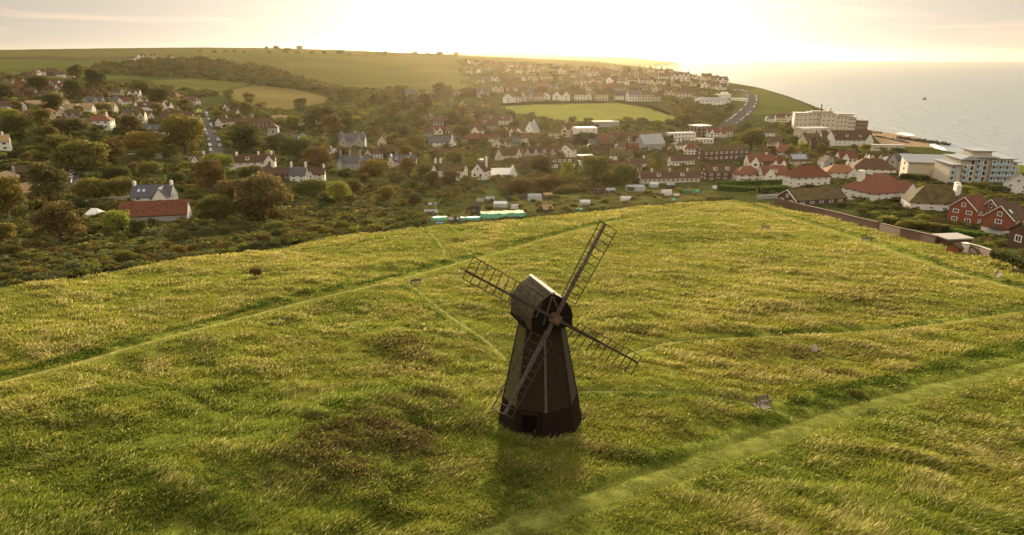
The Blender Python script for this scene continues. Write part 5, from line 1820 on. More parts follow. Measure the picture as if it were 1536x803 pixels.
person('person in blue-grey jacket standing on the path near the allotment corner', 1025, 311, 20, mat('blue_grey_cloth', (.06, .09, .12), .9, .2, 6), CLD)

# fishing boat out at sea
def boat():
    r0 = ray(1387, 149.5); t = (SEA - CZ) / r0[2]
    p = Vector((r0[0] * t, r0[1] * t, SEA))
    root = thing('boat', 'small dark fishing boat alone on the open sea', 'boat', p, R(12))
    k = 1.0
    mb = MB()
    st = [(-5, 1.3, 1.6), (-3, 1.7, 1.4), (0, 1.8, 1.4), (3, 1.3, 1.8), (5, .1, 2.4)]
    V, Fs = [], []
    for x, w, h in st:
        V += [(x * k, -w * k, h * k), (x * k, -w * .6 * k, -.5), (x * k, w * .6 * k, -.5), (x * k, w * k, h * k)]
    for i in range(4):
        for j in range(4):
            a, b = i * 4 + j, i * 4 + (j + 1) % 4
            Fs.append((a, a + 4, b + 4, b))
    Fs += [(0, 1, 2, 3), (19, 18, 17, 16)]
    mb.add(V, Fs); mb.build('hull', M_['metal'], root)
    mb = MB(); mb.box((-1 * k, 0, 2.6 * k), (2.6 * k, 2 * k, 2.4 * k)); mb.box((-1 * k, 0, 3.9 * k), (3 * k, 2.4 * k, .2 * k)); mb.build('wheelhouse', M_['darkwood'], root)
    mb = MB(); mb.tube([(1.4 * k, 0, 1.2 * k), (1.4 * k, 0, 5.6 * k)], [.16, .1], 6); mb.build('mast', M_['metal'], root)
boat()

# rock groynes running into the sea
for i, (a, b, w, lab) in enumerate([((1312, 206), (1362, 214.5), 7, 'dark rock groyne nearest the seafront apartments running out over the beach'), ((1345, 207.5), (1424, 216), 8, 'longest dark rock groyne reaching out past the white surf'), ((1294, 198.5), (1322, 200), 6, 'far thin rock groyne behind the brick end of the seafront apartments')]):
    pts = []
    for px in (a, b):
        r0 = ray(*px); t = (SEA + 1.5 - CZ) / r0[2]
        pts.append(Vector((r0[0] * t, r0[1] * t, SEA)))
    rg = random.Random(i)
    mb = MB()
    n = 60
    for k in range(n):
        p = pts[0].lerp(pts[1], k / (n - 1))
        s = w * .5 * (1 - .5 * k / n)
        q = Matrix.Rotation(rg.uniform(0, 3), 3, 'Z') @ Matrix.Rotation(rg.uniform(-.5, .5), 3, 'X')
        mb.box(p + Vector((rg.uniform(-s, s) * .6, rg.uniform(-s, s), rg.uniform(-.8, 1.2) + 1.0)), (s * rg.uniform(.7, 1.4), s * rg.uniform(.7, 1.4), s * rg.uniform(.6, 1.1)), M=q)
    tag(mb.build('groyne', mat('wet_rock', (.045, .038, .03), .7, .3, .5)), lab, 'groyne')

# ------------------------------------------------------------------ parked cars
CARCOL = {'white': (.72, .71, .68), 'silver': (.40, .40, .39), 'black': (.02, .02, .022), 'red': (.28, .03, .02), 'blue': (.05, .09, .20), 'grey': (.13, .13, .135)}
CARM = {k: mat('car_paint_' + k, v, .3, .03, 2, spec=.6) for k, v in CARCOL.items()}
def car_body(mb, m=0):
    prof = [(-2.1, .35), (-2.1, .85), (-1.95, 1.0), (-1.2, 1.02), (1.0, .98), (1.95, .85), (2.1, .65), (2.1, .35)]
    n = len(prof)
    for s in (-1, 1): pass
    V = [(x, -.88, z) for x, z in prof] + [(x, .88, z) for x, z in prof]
    mb.add(V, [tuple(range(n)), tuple(range(2 * n - 1, n - 1, -1))] + [((i + 1) % n, i, n + i, n + (i + 1) % n) for i in range(n)], m)
def car_cabin(mb, m=1, mr=0):
    lo = [(-1.85, -.82, .99), (.95, -.82, .99), (.95, .82, .99), (-1.85, .82, .99)]
    hi = [(-1.45, -.64, 1.47), (.25, -.64, 1.47), (.25, .64, 1.47), (-1.45, .64, 1.47)]
    mb.add(lo + hi, [(0, 1, 5, 4), (1, 2, 6, 5), (2, 3, 7, 6), (3, 0, 4, 7)], m)
    mb.box((-.6, 0, 1.49), (1.76, 1.32, .06), mr)
FARCAR = {}
for k in CARM:
    mb = MB(); car_body(mb, 0); car_cabin(mb, 1, 0)
    for x in (-1.3, 1.3):
        for y in (-.8, .8): mb.tube([(x, y - .1, .33), (x, y + .1, .33)], [.33, .33], 10, 2)
    FARCAR[k] = mb.mesh('car', [CARM[k], M_['glass'], M_['tyre']])
NEARCAR = {}
WHEEL = MB(); WHEEL.tube([(0, -.1, 0), (0, .1, 0)], [.33, .33], 12)
WHEEL = WHEEL.mesh('wheel', [M_['tyre']])
def near_car(k):
    if k not in NEARCAR:
        b = MB(); car_body(b); b.box((-.6, 0, 1.49), (1.76, 1.32, .06))
        c = MB(); car_cabin(c, 0); c.f, c.m, c.v = c.f[:4], c.m[:4], c.v[:8]
        NEARCAR[k] = (b.mesh('body', [CARM[k]]), c.mesh('windows', [M_['glass']]))
    return NEARCAR[k]
def car(label, px, py, yaw, k, near, group, lift):
    g = G(px, py)
    z = float(H(np.array([g.x]), np.array([g.y]))[0]) + lift
    p = Vector((g.x, g.y, z))
    if near:
        root = thing('parked_car', label, 'car', p, yaw, group)
        b, c = near_car(k)
        link('body', b, root); link('windows', c, root)
        for x in (-1.3, 1.3):
            for y in (-.8, .8): link('wheel', WHEEL, root, (x, y, .33))
    else:
        o = link('parked_car', FARCAR[k], None, p)
        o.rotation_euler = (0, 0, yaw)
        tag(o, label, 'car', group)
def car_line(desc, group, px, n, near, lift, seed, side, jitter=0.3):
    pts = smooth([G(*p) for p in px], 6)
    cum = [0]
    for a, b in zip(pts[:-1], pts[1:]): cum.append(cum[-1] + (b - a).length)
    rg = random.Random(seed)
    cnt = {}
    ks = [rg.choice(['white', 'silver', 'white', 'black', 'silver', 'grey', 'red', 'blue', 'white']) for _ in range(n)]
    for i in range(n):
        t = (i + .5 + rg.uniform(-.3, .3)) / n * cum[-1]
        j = max(q for q in range(len(cum) - 1) if cum[q] <= t)
        f = (t - cum[j]) / (cum[j + 1] - cum[j])
        p = pts[j].lerp(pts[j + 1], f)
        d = (pts[j + 1] - pts[j]).normalized()
        p = p + Vector((-d.y, d.x, 0)) * side
        k = ks[i]
        c = cnt.get(k, 0); cnt[k] = c + 1
        lab = f'{k} car parked {desc}' if ks.count(k) == 1 else f'{k} car, {ordw(c)} such from the near end {desc}'
        z = float(H(np.array([p.x]), np.array([p.y]))[0]) + lift
        yaw = math.atan2(d.y, d.x) + rg.choice((0, math.pi))
        if near:
            root = thing('parked_car', lab, 'car', (p.x, p.y, z), yaw, group)
            b, cc = near_car(k)
            link('body', b, root); link('windows', cc, root)
            for x in (-1.3, 1.3):
                for y in (-.8, .8): link('wheel', WHEEL, root, (x, y, .33))
        else:
            o = link('parked_car', FARCAR[k], None, (p.x, p.y, z)); o.rotation_euler = (0, 0, yaw)
            tag(o, lab, 'car', group)
car_line('in the tree-shaded yard, left row', 'cars in the yard', [(94, 281), (99, 262)], 3, True, .4, 1, 3.0)
car_line('in the tree-shaded yard, right row', 'cars in the yard', [(103, 281), (108, 262)], 4, True, .4, 2, 0)
car_line('on the west kerb of the village street', 'cars parked along the village street', [(325, 236), (320, 212), (313, 196)], 7, True, .42, 3, 2.6)
car_line('on the east kerb of the village street', 'cars parked along the village street', [(325, 240), (321, 214), (312, 192), (304, 168)], 9, True, .42, 4, -2.8)
car_line('on the seaward kerb of the cliff road', 'cars parked along the cliff road', [(1097, 186), (1110, 176), (1122, 164), (1129, 152), (1127, 143)], 26, False, .65, 5, -5.0)
car_line('on the landward kerb of the cliff road', 'cars parked along the cliff road', [(1095, 187), (1108, 177), (1120, 164), (1127, 152), (1125, 143)], 26, False, .65, 6, 4.5)
car_line('at the top bend of the cliff road', 'cars parked along the cliff road', [(1124, 139), (1112, 136), (1098, 135)], 6, False, .65, 7, 0)

# ------------------------------------------------------------------ the farther streets: smaller houses, each of one mesh
FARH = {}
def far_house(wall, roof, shape):
    key = (wall, roof, shape)
    if key in FARH: return FARH[key]
    L, Wd, E, Rh = 11, 8, 5.2, 3.8
    w, r = MB(), MB()
    if shape == 'hip':
        w.box((0, 0, 1.1), (L, Wd, 8.2)); hip_roof(r, L, Wd, E, Rh)
    else:
        gable_walls(w, L, Wd, E, Rh, dz=-3); gable_roof(r, L, Wd, E, Rh)
        if shape == 'gabled':
            gable_walls(w, 6, 4.6, E, 3.2, 'y', -2.4, -2.6, dz=-3); gable_roof(r, 6, 4.6, E, 3.2, .3, .2, 'y', -2.4, -2.6)
        if shape == 'twin':
            for q in (-2.9, 2.9):
                gable_walls(w, 5.5, 3.8, E, 2.9, 'y', q, -2.4, dz=-3); gable_roof(r, 5.5, 3.8, E, 2.9, .3, .2, 'y', q, -2.4)
    mb = MB()
    mb.add(w.v, w.f, 0); mb.add(r.v, r.f, 1)
    for q in (-.42, .38): mb.box((q * L * (0.6 if shape == 'hip' else 1), .3, (E + Rh + 1.1) / 2), (.8, 1.1, E + Rh + 1.1), 3)
    fy = {'gabled': -5.65, 'twin': -5.2}.get(shape, -Wd / 2 - .04)
    for z in (1.4, 3.9):
        for x in ((-2.4,) if shape == 'gabled' else (-2.9, 2.9)) if shape in ('gabled', 'twin') else ():
            mb.box((x, fy, z), (1.9, .1, 1.3), 2)
        for x in (-4, -1.4, 1.4, 4):
            if shape == 'gabled' and x < 0: continue
            if shape == 'twin': continue
            mb.box((x, -Wd / 2 - .02, z), (1.3, .1, 1.3), 2)
        for s in (-1, 1): mb.box((s * (L / 2 + .02), 0, z), (.1, 1.3, 1.3), 2)
    FARH[key] = mb.mesh('small_house', [M_[wall], M_[roof], M_['glass'], M_['brick']])
    return FARH[key]

ROWS = [  # outline of the row, number, width in pixels, description, wall palette
    ([(757, 155), (800, 152), (850, 151), (920, 150), (988, 151)], 15, 16, "in the row beyond the playing field", 'w'),
    ([(742, 140), (800, 138), (868, 137)], 9, 14, "in the first row above the field", 'm'),
    ([(880, 139), (940, 138), (1000, 141)], 8, 14, "in the eastern row above the field", 'm'),
    ([(864, 128), (930, 127), (996, 130)], 9, 14, 'in the pale row, middle eastern slope', 'w'),
    ([(718, 125), (780, 122), (850, 121)], 10, 12, 'in the brown row, middle eastern slope', 'm'),
    ([(858, 118), (930, 117), (1010, 120)], 10, 12, 'in the upper eastern row', 'm'),
    ([(700, 112), (780, 110), (860, 111)], 11, 10, 'in the row below the skyline', 'm'),
    ([(868, 109), (940, 109), (1008, 112)], 9, 10, 'in the topmost row near the headland', 'm'),
    ([(692, 96), (740, 99), (800, 103)], 9, 8, "on the skyline beside the grassy slope", 'm'),
    ([(1012, 120), (1050, 122), (1086, 128)], 6, 13, 'in the row next to the headland grass', 'w'),
    ([(1008, 131), (1050, 133), (1086, 138)], 6, 14, 'in the row above the long white hotel', 'w'),
    ([(1000, 146), (1030, 147), (1050, 150)], 4, 15, 'beside the long white hotel', 'w'),
    ([(612, 146), (670, 143), (728, 146)], 7, 14, "at the foot of the grassy slope", 'm'),
    ([(598, 162), (650, 160), (726, 163)], 7, 15, "in the lower row under the slope", 'm'),
    ([(688, 176), (715, 178), (722, 180)], 3, 18, 'west of the pair with box dormers', 'm'),
    ([(4, 132), (40, 128), (108, 134)], 7, 13, "in the uppermost north-western row", 'm'),
    ([(20, 147), (70, 146), (120, 146)], 6, 15, "in the second north-western row", 'm'),
    ([(130, 148), (165, 146), (215, 150)], 4, 14, 'at the foot of the light green field', 'm'),
    ([(178, 182), (205, 184), (222, 182)], 3, 18, "west of the window-strip house", 'm'),
    ([(85, 195), (110, 194), (126, 192)], 3, 18, "left of the big red-hipped house", 'm'),
    ([(340, 168), (352, 166), (392, 168)], 3, 13, 'north of the pair of white gables', 'm'),
    ([(196, 94), (222, 90), (262, 89)], 4, 9, 'on the hill above the dark wood', 'w'),
    ([(640, 206), (665, 205), (722, 207)], 4, 18, "behind the long white slate-roofed house", 'm'),
    ([(744, 226), (775, 222), (834, 222)], 5, 17, 'in the lane above the five-gabled terrace', 'm'),
    ([(822, 207), (845, 205), (858, 206)], 2, 19, 'left of the modern white block', 'm'),
    ([(900, 218), (950, 214), (1000, 214)], 6, 18, "between white block and three-storey terrace", 'm'),
    ([(880, 228), (915, 226), (960, 232)], 4, 19, "above the flat white workshop roof", 'm'),
    ([(692, 216), (715, 218), (738, 216)], 3, 18, "left of the pointed white gables", 'm'),
    ([(1112, 226), (1150, 222), (1166, 224)], 3, 20, 'behind the brown brick flats', 'm'),
    ([(1128, 258), (1150, 256), (1172, 258)], 3, 26, 'behind the red-roofed semis', 'r'),
    ([(1225, 258), (1275, 250), (1320, 246)], 3, 24, "between solar roofs and beach building", 'm'),
    ([(1150, 182), (1175, 182), (1192, 180)], 4, 13, 'at the foot of the headland grass', 'w'),
    ([(1000, 236), (1030, 232), (1040, 231)], 2, 18, 'left of the long brick flats', 'm'),
    ([(1335, 248), (1348, 256), (1362, 250)], 2, 24, 'left of the cream monopitch flats', 'm'),
    ([(556, 238), (575, 238), (634, 240)], 4, 20, "between flint house and slate-roofed house", 'm'),
    ([(440, 190), (480, 188), (520, 192)], 3, 16, 'behind the churchyard trees', 'm'),
    ([(1188, 222), (1225, 224), (1232, 226)], 2, 22, "below the cream seafront building", 'm'),
    ([(36, 118), (70, 114), (112, 120)], 6, 11, 'on the far edge of the north-western quarter', 'm'),
    ([(8, 140), (60, 138), (120, 141)], 6, 14, 'between the two far north-western rows', 'm'),
    ([(130, 158), (170, 158), (218, 159)], 5, 15, 'behind the rows with little gables', 'm'),
    ([(240, 152), (268, 154), (294, 158)], 4, 14, 'west of the top of the street', 'm'),
    ([(186, 172), (196, 176), (206, 172)], 2, 16, 'between the gabled rows', 'm'),
    ([(60, 184), (90, 182), (110, 183)], 3, 17, 'right of the brick house with bays', 'm'),
    ([(752, 208), (770, 206), (786, 208)], 3, 16, 'left of the steep pale-roofed house', 'm'),
    ([(860, 220), (880, 218), (896, 221)], 3, 16, 'below the modern white block', 'm'),
    ([(1012, 226), (1030, 224), (1042, 224)], 3, 15, 'below the three-storey white terrace', 'm'),
    ([(704, 200), (722, 196), (744, 197)], 3, 15, 'below the pair with box dormers', 'm'),
    ([(840, 198), (852, 195), (862, 197)], 2, 14, 'under the trees left of the school', 'm'),
    ([(1064, 208), (1080, 206), (1096, 206)], 3, 16, 'right of the tan brick flats', 'm'),
    ([(1120, 212), (1132, 210), (1140, 212)], 2, 16, 'left of the small white seafront house', 'm'),
    ([(820, 244), (800, 250), (786, 252)], 3, 18, 'between the five-gabled terrace and the rusty tree', 'm'),
    ([(925, 256), (940, 260), (952, 262)], 2, 20, 'below the mossy broad roof', 'm'),
    ([(640, 184), (655, 190), (678, 188)], 3, 16, "among big trees below the slope", 'm'),
]
PAL = {'w': [('white', 'brown'), ('cream', 'brown'), ('white', 'slate'), ('cream', 'mossy'), ('white', 'brown')],
       'm': [('cream', 'brown'), ('brick', 'brown'), ('grey', 'brown'), ('brick', 'mossy'), ('cream', 'mossy'), ('white', 'brown'), ('grey', 'slate'), ('brick', 'rust'), ('cream', 'brown'), ('white', 'rust')],
       'r': [('white', 'red'), ('brick', 'red'), ('white', 'rust')]}
WORD = {'white': 'white', 'cream': 'cream', 'brick': 'brick', 'grey': 'grey', 'brown': 'brown', 'red': 'red', 'rust': 'dark red', 'slate': 'slate', 'mossy': 'mossy'}
rg = random.Random(77)
for pts, n, wpx, desc, pal in ROWS:
    P = [Vector(p) for p in pts]
    line = smooth([(p.x, p.y) for p in P], 10)
    sp = []
    for i in range(n):
        t = (i + .5 + rg.uniform(-.22, .22)) / n * (len(line) - 1)
        a = int(t); q = line[a].lerp(line[min(a + 1, len(line) - 1)], t - a)
        w, r_ = rg.choice(PAL[pal])
        sp.append((q.x, q.y + rg.uniform(-1.2, 1.2), w, r_, rg.choice(['gable', 'gabled', 'twin', 'hip', 'gable'])))
    cnt = {}
    tot = {}
    for s in sp: tot[(s[2], s[3])] = tot.get((s[2], s[3]), 0) + 1
    for x, y, w, r_, sh in sp:
        k = (w, r_)
        i = cnt.get(k, 0); cnt[k] = i + 1
        nm = f'{WORD[w]} house with {WORD[r_]} roof'
        lab = f'{nm} {desc}' if tot[k] == 1 else f'{nm}, {ordw(i)} from left, {desc}'
        g = G(x, y)
        m = scale_at(g)
        s = wpx * m / 11.0 * rg.uniform(.85, 1.2)
        s = min(max(s, .65), 1.7)
        o = link('small_house', far_house(w, r_, sh), None, g + Vector((0, 2, 0)))
        o.rotation_euler = (0, 0, R(rg.choice([0, 0, 0, 75, -8, 12, 90]) + rg.uniform(-9, 9)))
        o.scale = (s, s, s * rg.uniform(.9, 1.1))
        tag(o, lab, 'house', 'houses ' + desc)
        USED.append((g.x, g.y + 2, 5.0 * s))
print('houses done', len(USED))

for line, w in (([(322, 262), (326, 236), (322, 215), (314, 196), (306, 178), (302, 163)], 6), ([(96, 283), (101, 270), (104, 262)], 6), ([(1086, 196), (1097, 186), (1110, 176), (1122, 164), (1129, 152), (1127, 143), (1114, 136), (1096, 134)], 9)):
    for p in smooth([tuple(G(*q)[:2]) for q in line], 6):
        USED.append((p.x, p.y, w))
for q in ((322, 268), (328, 250), (330, 243), (102, 288), (106, 284)):
    g = G(*q); USED.append((g.x, g.y, 7))
# ------------------------------------------------------------------ trees one can tell apart
BIG = [
 (92, 371, 84, 'brown', 'broad brown tree, largest on the western scrub edge', .85), (180, 349, 52, 'yellow green', 'bright yellow-green tree covering the west end of the red barn roof', .95),
 (209, 361, 32, 'dark green', 'small round dark green tree before the red barn', .85), (326, 342, 60, 'olive green', 'round olive tree standing right of the red barn', .9),
 (396, 336, 112, 'brown', 'huge spreading brown tree, the largest crown of the valley', .82), (352, 312, 62, 'russet', 'russet tree left behind the huge spreading brown one', .8),
 (14, 330, 62, 'golden', 'tall golden-brown tree at the western edge below the tan roofs', 1.1), (4, 366, 46, 'golden', 'golden bush-like tree at the western edge above the vegetable plots', .9),
 (78, 318, 66, 'brown', 'wide brown tree in front of the tan-roofed house', .9), (64, 277, 42, 'dark green', 'dark green tree left of the parked-car yard', .8),
 (142, 303, 62, 'olive green', 'olive tree spreading right of the parked-car yard', .75), (186, 300, 52, 'olive green', 'olive tree crowding the back of the slate-roofed white house', .8),
 (318, 292, 54, 'russet', 'round russet tree right of the slate-roofed white house', .9), (128, 262, 84, 'olive green', 'great olive tree above the yard of parked cars', .75),
 (172, 254, 58, 'russet', 'russet tree left of the long pale flint wall', .7), (280, 234, 88, 'golden', 'great golden tree beside the lower street', .7), (214, 232, 66, 'golden', 'second great golden tree, left of the one by the lower street', .7),
 (104, 208, 58, 'brown', 'wide brown tree left of the big red-hipped house', .62), (198, 203, 40, 'brown', 'dark round brown tree right of the red-hipped house', .75), (92, 232, 54, 'olive green', 'leafy olive tree above the great olive one', .7),
 (30, 214, 60, 'dark green', 'dark tree behind the tall white house on the western edge', .6), (368, 234, 62, 'dark green', 'dark domed tree below the church tower', .7), (418, 228, 52, 'dark green', 'dark domed tree right of the church porch', .72),
 (448, 248, 56, 'dark green', 'dark tree with wide dome above the chimneyed cottages', .75), (480, 262, 58, 'russet', 'bright russet tree right above the white chimneyed cottages', .75), (446, 263, 30, 'golden', 'small golden domed tree between inn and chimneyed cottages', .8),
 (500, 208, 36, 'russet', 'round russet tree behind the churchyard', .9), (486, 190, 44, 'dark green', 'dark tree at the head of the churchyard', .7), (562, 266, 60, 'golden', 'golden tree right of the flint house chimneys', .6),
 (330, 264, 60, 'yellow green', 'yellowish tree under the white inn', .6), (376, 276, 52, 'olive green', 'olive tree crown against the front of the white inn', .5), (470, 300, 56, 'olive green', 'wide olive tree below the chimneyed cottages', .7), (508, 306, 44, 'yellow green', 'light green tree right below the chimneyed cottages', .7),
 (532, 296, 34, 'olive green', 'round olive tree at the lane end', .8), (780, 292, 62, 'brown', 'wide brown tree of the belt below the white hall', .5), (824, 292, 56, 'brown', 'second wide brown tree of the belt below the white hall', .55),
 (850, 272, 30, 'yellow green', 'round green tree behind the tree belt', .85), (916, 283, 34, 'russet', 'round russet tree standing before the dark tall belt', 1.0), (890, 280, 54, 'olive green', 'tall olive tree, left end of the dark tall belt', .75), (938, 282, 52, 'olive green', 'tall olive tree, right end of the dark tall belt', .75),
 (812, 262, 44, 'russet', 'rusty orange tree behind the white-roofed hall', .8), (880, 218, 38, 'dark green', 'dark tree left of the school roof', .6), (1125, 232, 54, 'olive green', 'large olive tree right behind the brown brick flats', .7),
 (700, 280, 24, 'olive green', 'olive tree touching the twin-chimneyed white house', .9), (540, 340, 16, 'brown', 'small dark thorn bush alone on the rough slope', .8),
 (578, 84.5, 9, 'dark green', 'lone tree standing up from the skyline ridge', .8), (1346, 236, 34, 'dark green', 'dark tree clump above the beach slope', .55), (1372, 240, 26, 'dark green', 'dark scrubby tree right above the beach slope', .5),
]
BIG += [(1287, 604, 34, 'olive green', 'low olive bush alone at the upper edge of the mown track', .42), (384, 415, 26, 'brown', 'low brown weed clump alone in the grass left of the main path', .3)]
for x, y, w, lk, lab, asp in BIG:
    if lab.startswith('low '): add_tree(x, y, w, lk, lab, None, 'bush', aspect=1.2, kind='bush', cat='bush')
    else: add_tree(x, y, w, lk, lab, 'large trees of the village', aspect=asp / .85)

def scatter(poly, n, wr, seed, looks, sep=.75, tries=40, clearance=.9):
    rg = random.Random(seed)
    xs, ys = [p[0] for p in poly], [p[1] for p in poly]
    out = []
    pp = np.array(poly, float)
    loc = []
    for _ in range(n * tries):
        if len(out) >= n: break
        x, y = rg.uniform(min(xs), max(xs)), rg.uniform(min(ys), max(ys))
        if not in_poly(np.array([x]), np.array([y]), pp)[0]: continue
        w = rg.uniform(*wr)
        if any(abs(x - a) < sep * (w + c) / 2 and abs(y - b) < sep * .5 * (w + c) / 2 for a, b, c in loc): continue
        g = G(x, y)
        if not free(g.x, g.y, w * scale_at(g) * .36 * clearance): continue
        loc.append((x, y, w))
        out.append((x, y, w, rg.choice(looks), rg.uniform(.8, 1.05)))
    return out
MIX = ['dark green', 'olive green', 'olive green', 'olive green', 'brown', 'dark green', 'dark green', 'yellow green', 'russet']
AUT = ['olive green', 'russet', 'brown', 'golden', 'dark green', 'brown', 'olive green', 'olive green', 'dark green']
cluster("in scrub below the red barn", 'bushes of the scrub below the down', scatter([(0, 430), (0, 392), (40, 376), (150, 378), (250, 362), (330, 350), (430, 346), (520, 340), (560, 342), (480, 356), (380, 370), (250, 388), (120, 410)], 85, (16, 40), 21, AUT + ['grey green', 'olive green'], .55), 'bush', 'bush', 'bush')
cluster('among the houses west of the street', 'trees west of the village street', scatter([(0, 260), (0, 120), (110, 120), (240, 145), (300, 150), (300, 225), (330, 262), (330, 300), (210, 272), (90, 300)], 46, (18, 44), 22, MIX), 'tree')
cluster('between street and churchyard', 'trees round the church', scatter([(310, 150), (430, 160), (500, 170), (560, 160), (640, 170), (650, 200), (560, 215), (500, 250), (400, 250), (340, 230)], 32, (16, 34), 23, MIX), 'tree')
cluster('below the grassy slope', 'trees under the grassy slope', scatter([(480, 140), (590, 140), (720, 140), (745, 165), (700, 215), (640, 205), (560, 165)], 26, (14, 32), 24, ['olive green', 'brown', 'dark green', 'olive green']), 'tree')
cluster("around the flint house", 'trees in the middle village', scatter([(500, 250), (560, 215), (640, 225), (700, 240), (720, 290), (640, 312), (560, 310), (500, 290)], 28, (16, 36), 25, AUT), 'tree')
cluster("by the playing field's near side", 'trees along the playing field', [(766, 178, 18, 'dark green', .8), (780, 182, 18, 'olive green', .7), (796, 181, 20, 'dark green', .8), (815, 186, 18, 'olive green', .7), (838, 188, 20, 'olive green', .6), (858, 187, 18, 'dark green', .7), (882, 187, 22, 'olive green', .6), (926, 188, 22, 'dark green', .7), (942, 190, 26, 'olive green', .7), (962, 191, 28, 'dark green', .6), (985, 193, 28, 'olive green', .6), (1004, 190, 22, 'dark green', .6), (1020, 184, 22, 'olive green', .7)])
cluster('among the crowded central roofs', 'trees among the central houses', scatter([(700, 170), (760, 185), (900, 195), (1010, 195), (1040, 230), (1000, 262), (870, 262), (780, 250), (700, 240)], 38, (12, 26), 26, AUT), 'tree')
cluster('on the built-up eastern slope', 'trees on the eastern slope', scatter([(690, 92), (760, 96), (900, 105), (1010, 110), (1090, 135), (1090, 148), (1000, 152), (740, 150), (700, 130)], 22, (9, 18), 27, ['dark green', 'olive green', 'brown']), 'tree')
cluster('between playing field and cliff road', 'trees below the cliff road', scatter([(1000, 150), (1050, 160), (1095, 165), (1085, 190), (1040, 198), (1015, 190)], 14, (14, 24), 28, ['dark green', 'olive green', 'brown']), 'tree')
cluster("in the seafront gardens", 'trees toward the seafront', scatter([(1090, 190), (1190, 185), (1200, 215), (1340, 235), (1340, 262), (1180, 262), (1120, 255)], 28, (12, 26), 29, MIX), 'tree')
cluster("along the brick wall", 'garden bushes along the brick wall', [(1262, 312, 20, 'dark green', .9), (1290, 322, 26, 'olive green', .8), (1312, 325, 22, 'yellow green', .7), (1334, 336, 34, 'yellow green', .8), (1360, 344, 36, 'olive green', .8), (1385, 330, 30, 'yellow green', .6), (1408, 335, 34, 'brown', .5), (1344, 316, 26, 'dark green', .6), (1386, 302, 34, 'dark green', .6), (1470, 352, 20, 'olive green', .7), (1482, 372, 26, 'yellow green', .7), (1500, 380, 22, 'olive green', .6), (1476, 284, 40, 'olive green', .6), (1500, 290, 36, 'dark green', .7), (1450, 288, 34, 'yellow green', .5), (1240, 300, 22, 'yellow green', .5), (1215, 284, 22, 'brown', .7), (1192, 290, 16, 'olive green', .8)], 'bush', 'bush', 'bush')
cluster('in the allotment plots', 'bushes in the allotments', scatter([(640, 325), (760, 302), (900, 289), (1040, 282), (1070, 296), (900, 312), (790, 322)], 26, (8, 18), 31, ['olive green', 'dark green', 'yellow green', 'brown']), 'bush', 'bush', 'bush')
cluster('along the far skyline', 'bushes along the skyline ridge', [(400, 76, 8, 'dark green', .9), (415, 76, 12, 'dark green', .6), (432, 76, 14, 'dark green', .5), (450, 76, 14, 'dark green', .5), (384, 76, 7, 'dark green', .6)] + [(x, 79.8 + (x - 330) * .012, w, 'dark green', .6) for x, w in ((300, 9), (322, 9), (338, 8), (352, 9), (366, 8), (404, 10), (428, 12), (446, 9), (468, 11), (486, 8), (510, 14), (524, 9), (552, 8), (566, 8), (596, 8), (622, 12), (642, 10), (660, 16), (684, 14))])
print('trees', TN[0])

# ------------------------------------------------------------------ woods and undergrowth that read as one mass
def mass(name, spec, seed, quads=150, flat=.62):
    """spec: (pixel outline, clumps, width range in pixels, looks, height ratio); all in one mesh"""
    rs = np.random.RandomState(seed)
    protos = []
    for i in range(6):
        rgp = random.Random(seed * 10 + i)
        bl = [(0, 0, .36, .38, .38, .36)] + [(rgp.uniform(-.3, .3), rgp.uniform(-.3, .3), rgp.uniform(.15, .55), .22, .22, .2) for _ in range(5)]
        protos.append(leaf_cloud(seed * 10 + i, bl, quads, .19, flat=.3, inner=.16))
    VV, CC = [], []
    rg = random.Random(seed)
    for poly, n, wr, looks, hr, clear in spec:
        pp = np.array(poly, float)
        x0, y0 = pp.min(0); x1, y1 = pp.max(0)
        got = 0
        for _ in range(n * 25):
            if got >= n: break
            x, y = rg.uniform(x0, x1), rg.uniform(y0, y1)
            if not in_poly(np.array([x]), np.array([y]), pp)[0]: continue
            g = G(x, y)
            w = rg.uniform(*wr) * scale_at(g)
            if clear and not free(g.x, g.y, w * .20): continue
            got += 1
            V, q, c = protos[rg.randrange(6)]
            a = rg.uniform(0, 6.28)
            R2 = np.array([[math.cos(a), -math.sin(a), 0], [math.sin(a), math.cos(a), 0], [0, 0, 1]])
            P = (V @ R2.T) * np.array([w, w, w * hr * rg.uniform(.8, 1.2)]) + np.array(g) - np.array([0, 0, .1 * w])
            lk = np.array(LOOK[rg.choice(looks)]) * rg.uniform(.8, 1.2)
            VV.append(P); CC.append(c * lk)
    V, C = np.vstack(VV), np.vstack(CC)
    me = np_mesh(name, V, np.arange(len(V)).reshape(-1, 4), LEAFM, C)
    tag(link(name, me), kind='stuff')
    print(name, len(VV))
LEAFM = leaf_mat('leaf_mass', False)
D4 = ['dark green', 'olive green', 'brown', 'dark green']
mass('woodland', [([(112, 111), (140, 100), (220, 92), (300, 90), (400, 103), (470, 124), (492, 135), (470, 138), (400, 131), (330, 121), (200, 114)], 620, (9, 15), ['dark green', 'dark green', 'dark green', 'brown'], .8, False),
                  ([(712, 94), (742, 98), (738, 132), (722, 136)], 90, (6, 10), D4, .7, False),
                  ([(480, 132), (560, 136), (600, 140), (600, 160), (540, 160), (500, 150)], 150, (9, 16), D4, .75, False)], 5)
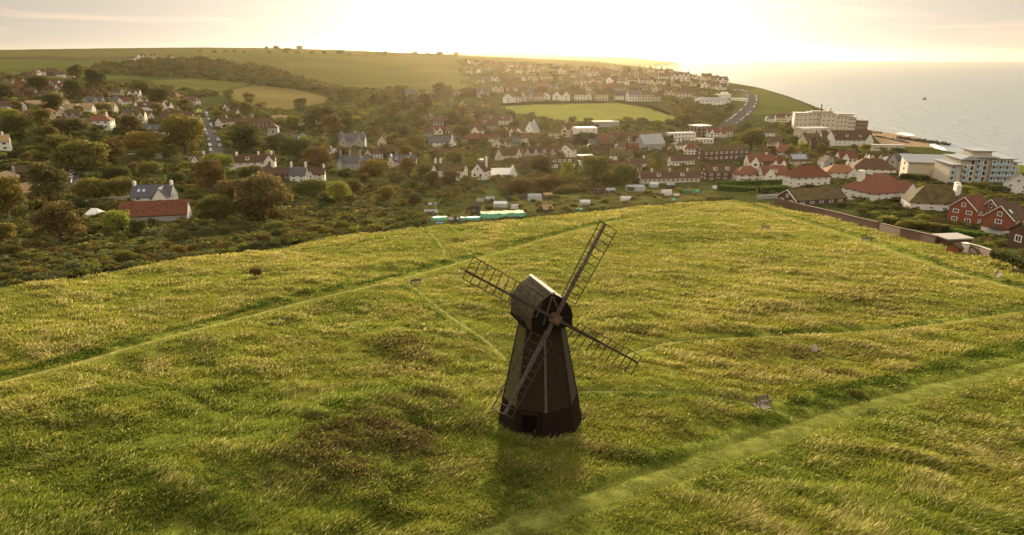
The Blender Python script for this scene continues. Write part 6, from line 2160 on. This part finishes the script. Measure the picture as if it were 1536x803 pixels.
mass('shrubbery', [
    ([(0, 300), (0, 122), (110, 122), (240, 146), (300, 152), (318, 180), (300, 300), (200, 276), (100, 300)], 832, (9, 24), MIX, .68, True),
    ([(0, 400), (0, 250), (130, 250), (200, 290), (330, 270), (440, 290), (560, 290), (600, 330), (440, 345), (300, 362), (150, 382)], 832, (12, 32), AUT + ['olive green', 'dark green', 'grey green'], .66, True),
    ([(316, 150), (430, 166), (520, 160), (700, 150), (745, 170), (720, 240), (650, 260), (560, 240), (500, 262), (330, 262)], 672, (8, 22), MIX, .68, True),
    ([(560, 240), (720, 245), (740, 290), (640, 322), (540, 330), (480, 300)], 320, (9, 24), AUT + ['grey green'], .66, True),
    ([(700, 168), (760, 184), (1000, 196), (1090, 195), (1060, 262), (870, 272), (740, 262), (700, 240)], 672, (6, 18), AUT, .66, True),
    ([(690, 90), (760, 94), (900, 104), (1010, 109), (1090, 132), (1092, 146), (1040, 165), (1000, 150), (740, 150), (690, 130)], 1040, (6, 12), ['dark green', 'olive green', 'brown', 'dark green'], .66, True),
    ([(1000, 150), (1060, 158), (1105, 160), (1080, 192), (1010, 190), (1016, 176)], 192, (9, 18), D4, .68, True),
    ([(1090, 196), (1190, 186), (1200, 215), (1340, 238), (1430, 262), (1340, 292), (1180, 262), (1100, 262)], 416, (8, 20), MIX, .5, True),
    ([(740, 270), (960, 266), (960, 282), (860, 290), (760, 296)], 208, (10, 26), ['brown', 'olive green', 'russet', 'dark green'], .68, True),
    ([(0, 112), (0, 122), (130, 122), (260, 146), (330, 146), (330, 140), (220, 130), (110, 122)], 208, (7, 14), D4, .68, True),
    ([(1240, 300), (1420, 345), (1536, 385), (1536, 290), (1400, 270), (1330, 280)], 528, (9, 22), MIX, .5, True),
    ([(1060, 262), (1180, 262), (1340, 262), (1420, 275), (1340, 300), (1200, 296), (1090, 292)], 320, (8, 18), MIX, .5, True),
], 6)
mass('undergrowth', [
    ([(0, 436), (0, 385), (100, 376), (250, 352), (430, 330), (560, 318), (640, 318), (640, 338), (480, 358), (300, 386), (120, 414)], 1300, (10, 28), ['olive green', 'grey green', 'brown', 'dark green', 'olive green', 'yellow green', 'dark green'], .62, True),
    ([(640, 337), (760, 327), (900, 312), (1020, 302), (1098, 296), (1098, 300), (1020, 305), (900, 317), (760, 331), (640, 341)], 320, (6, 12), ['olive green', 'brown', 'grey green', 'dark green'], .45, False),
    ([(620, 325), (760, 300), (900, 286), (1040, 278), (1090, 292), (900, 310), (760, 326)], 420, (5, 13), ['olive green', 'yellow green', 'brown', 'grey green', 'dark green'], .35, True),
    ([(1100, 299), (1165, 306), (1236, 322), (1236, 326), (1165, 311)], 50, (6, 10), ['olive green', 'brown'], .4, False),
    ([(1490, 392), (1540, 402), (1536, 416), (1480, 396)], 40, (14, 26), ['brown', 'olive green', 'dark green'], .4, False),
], 7, 150)
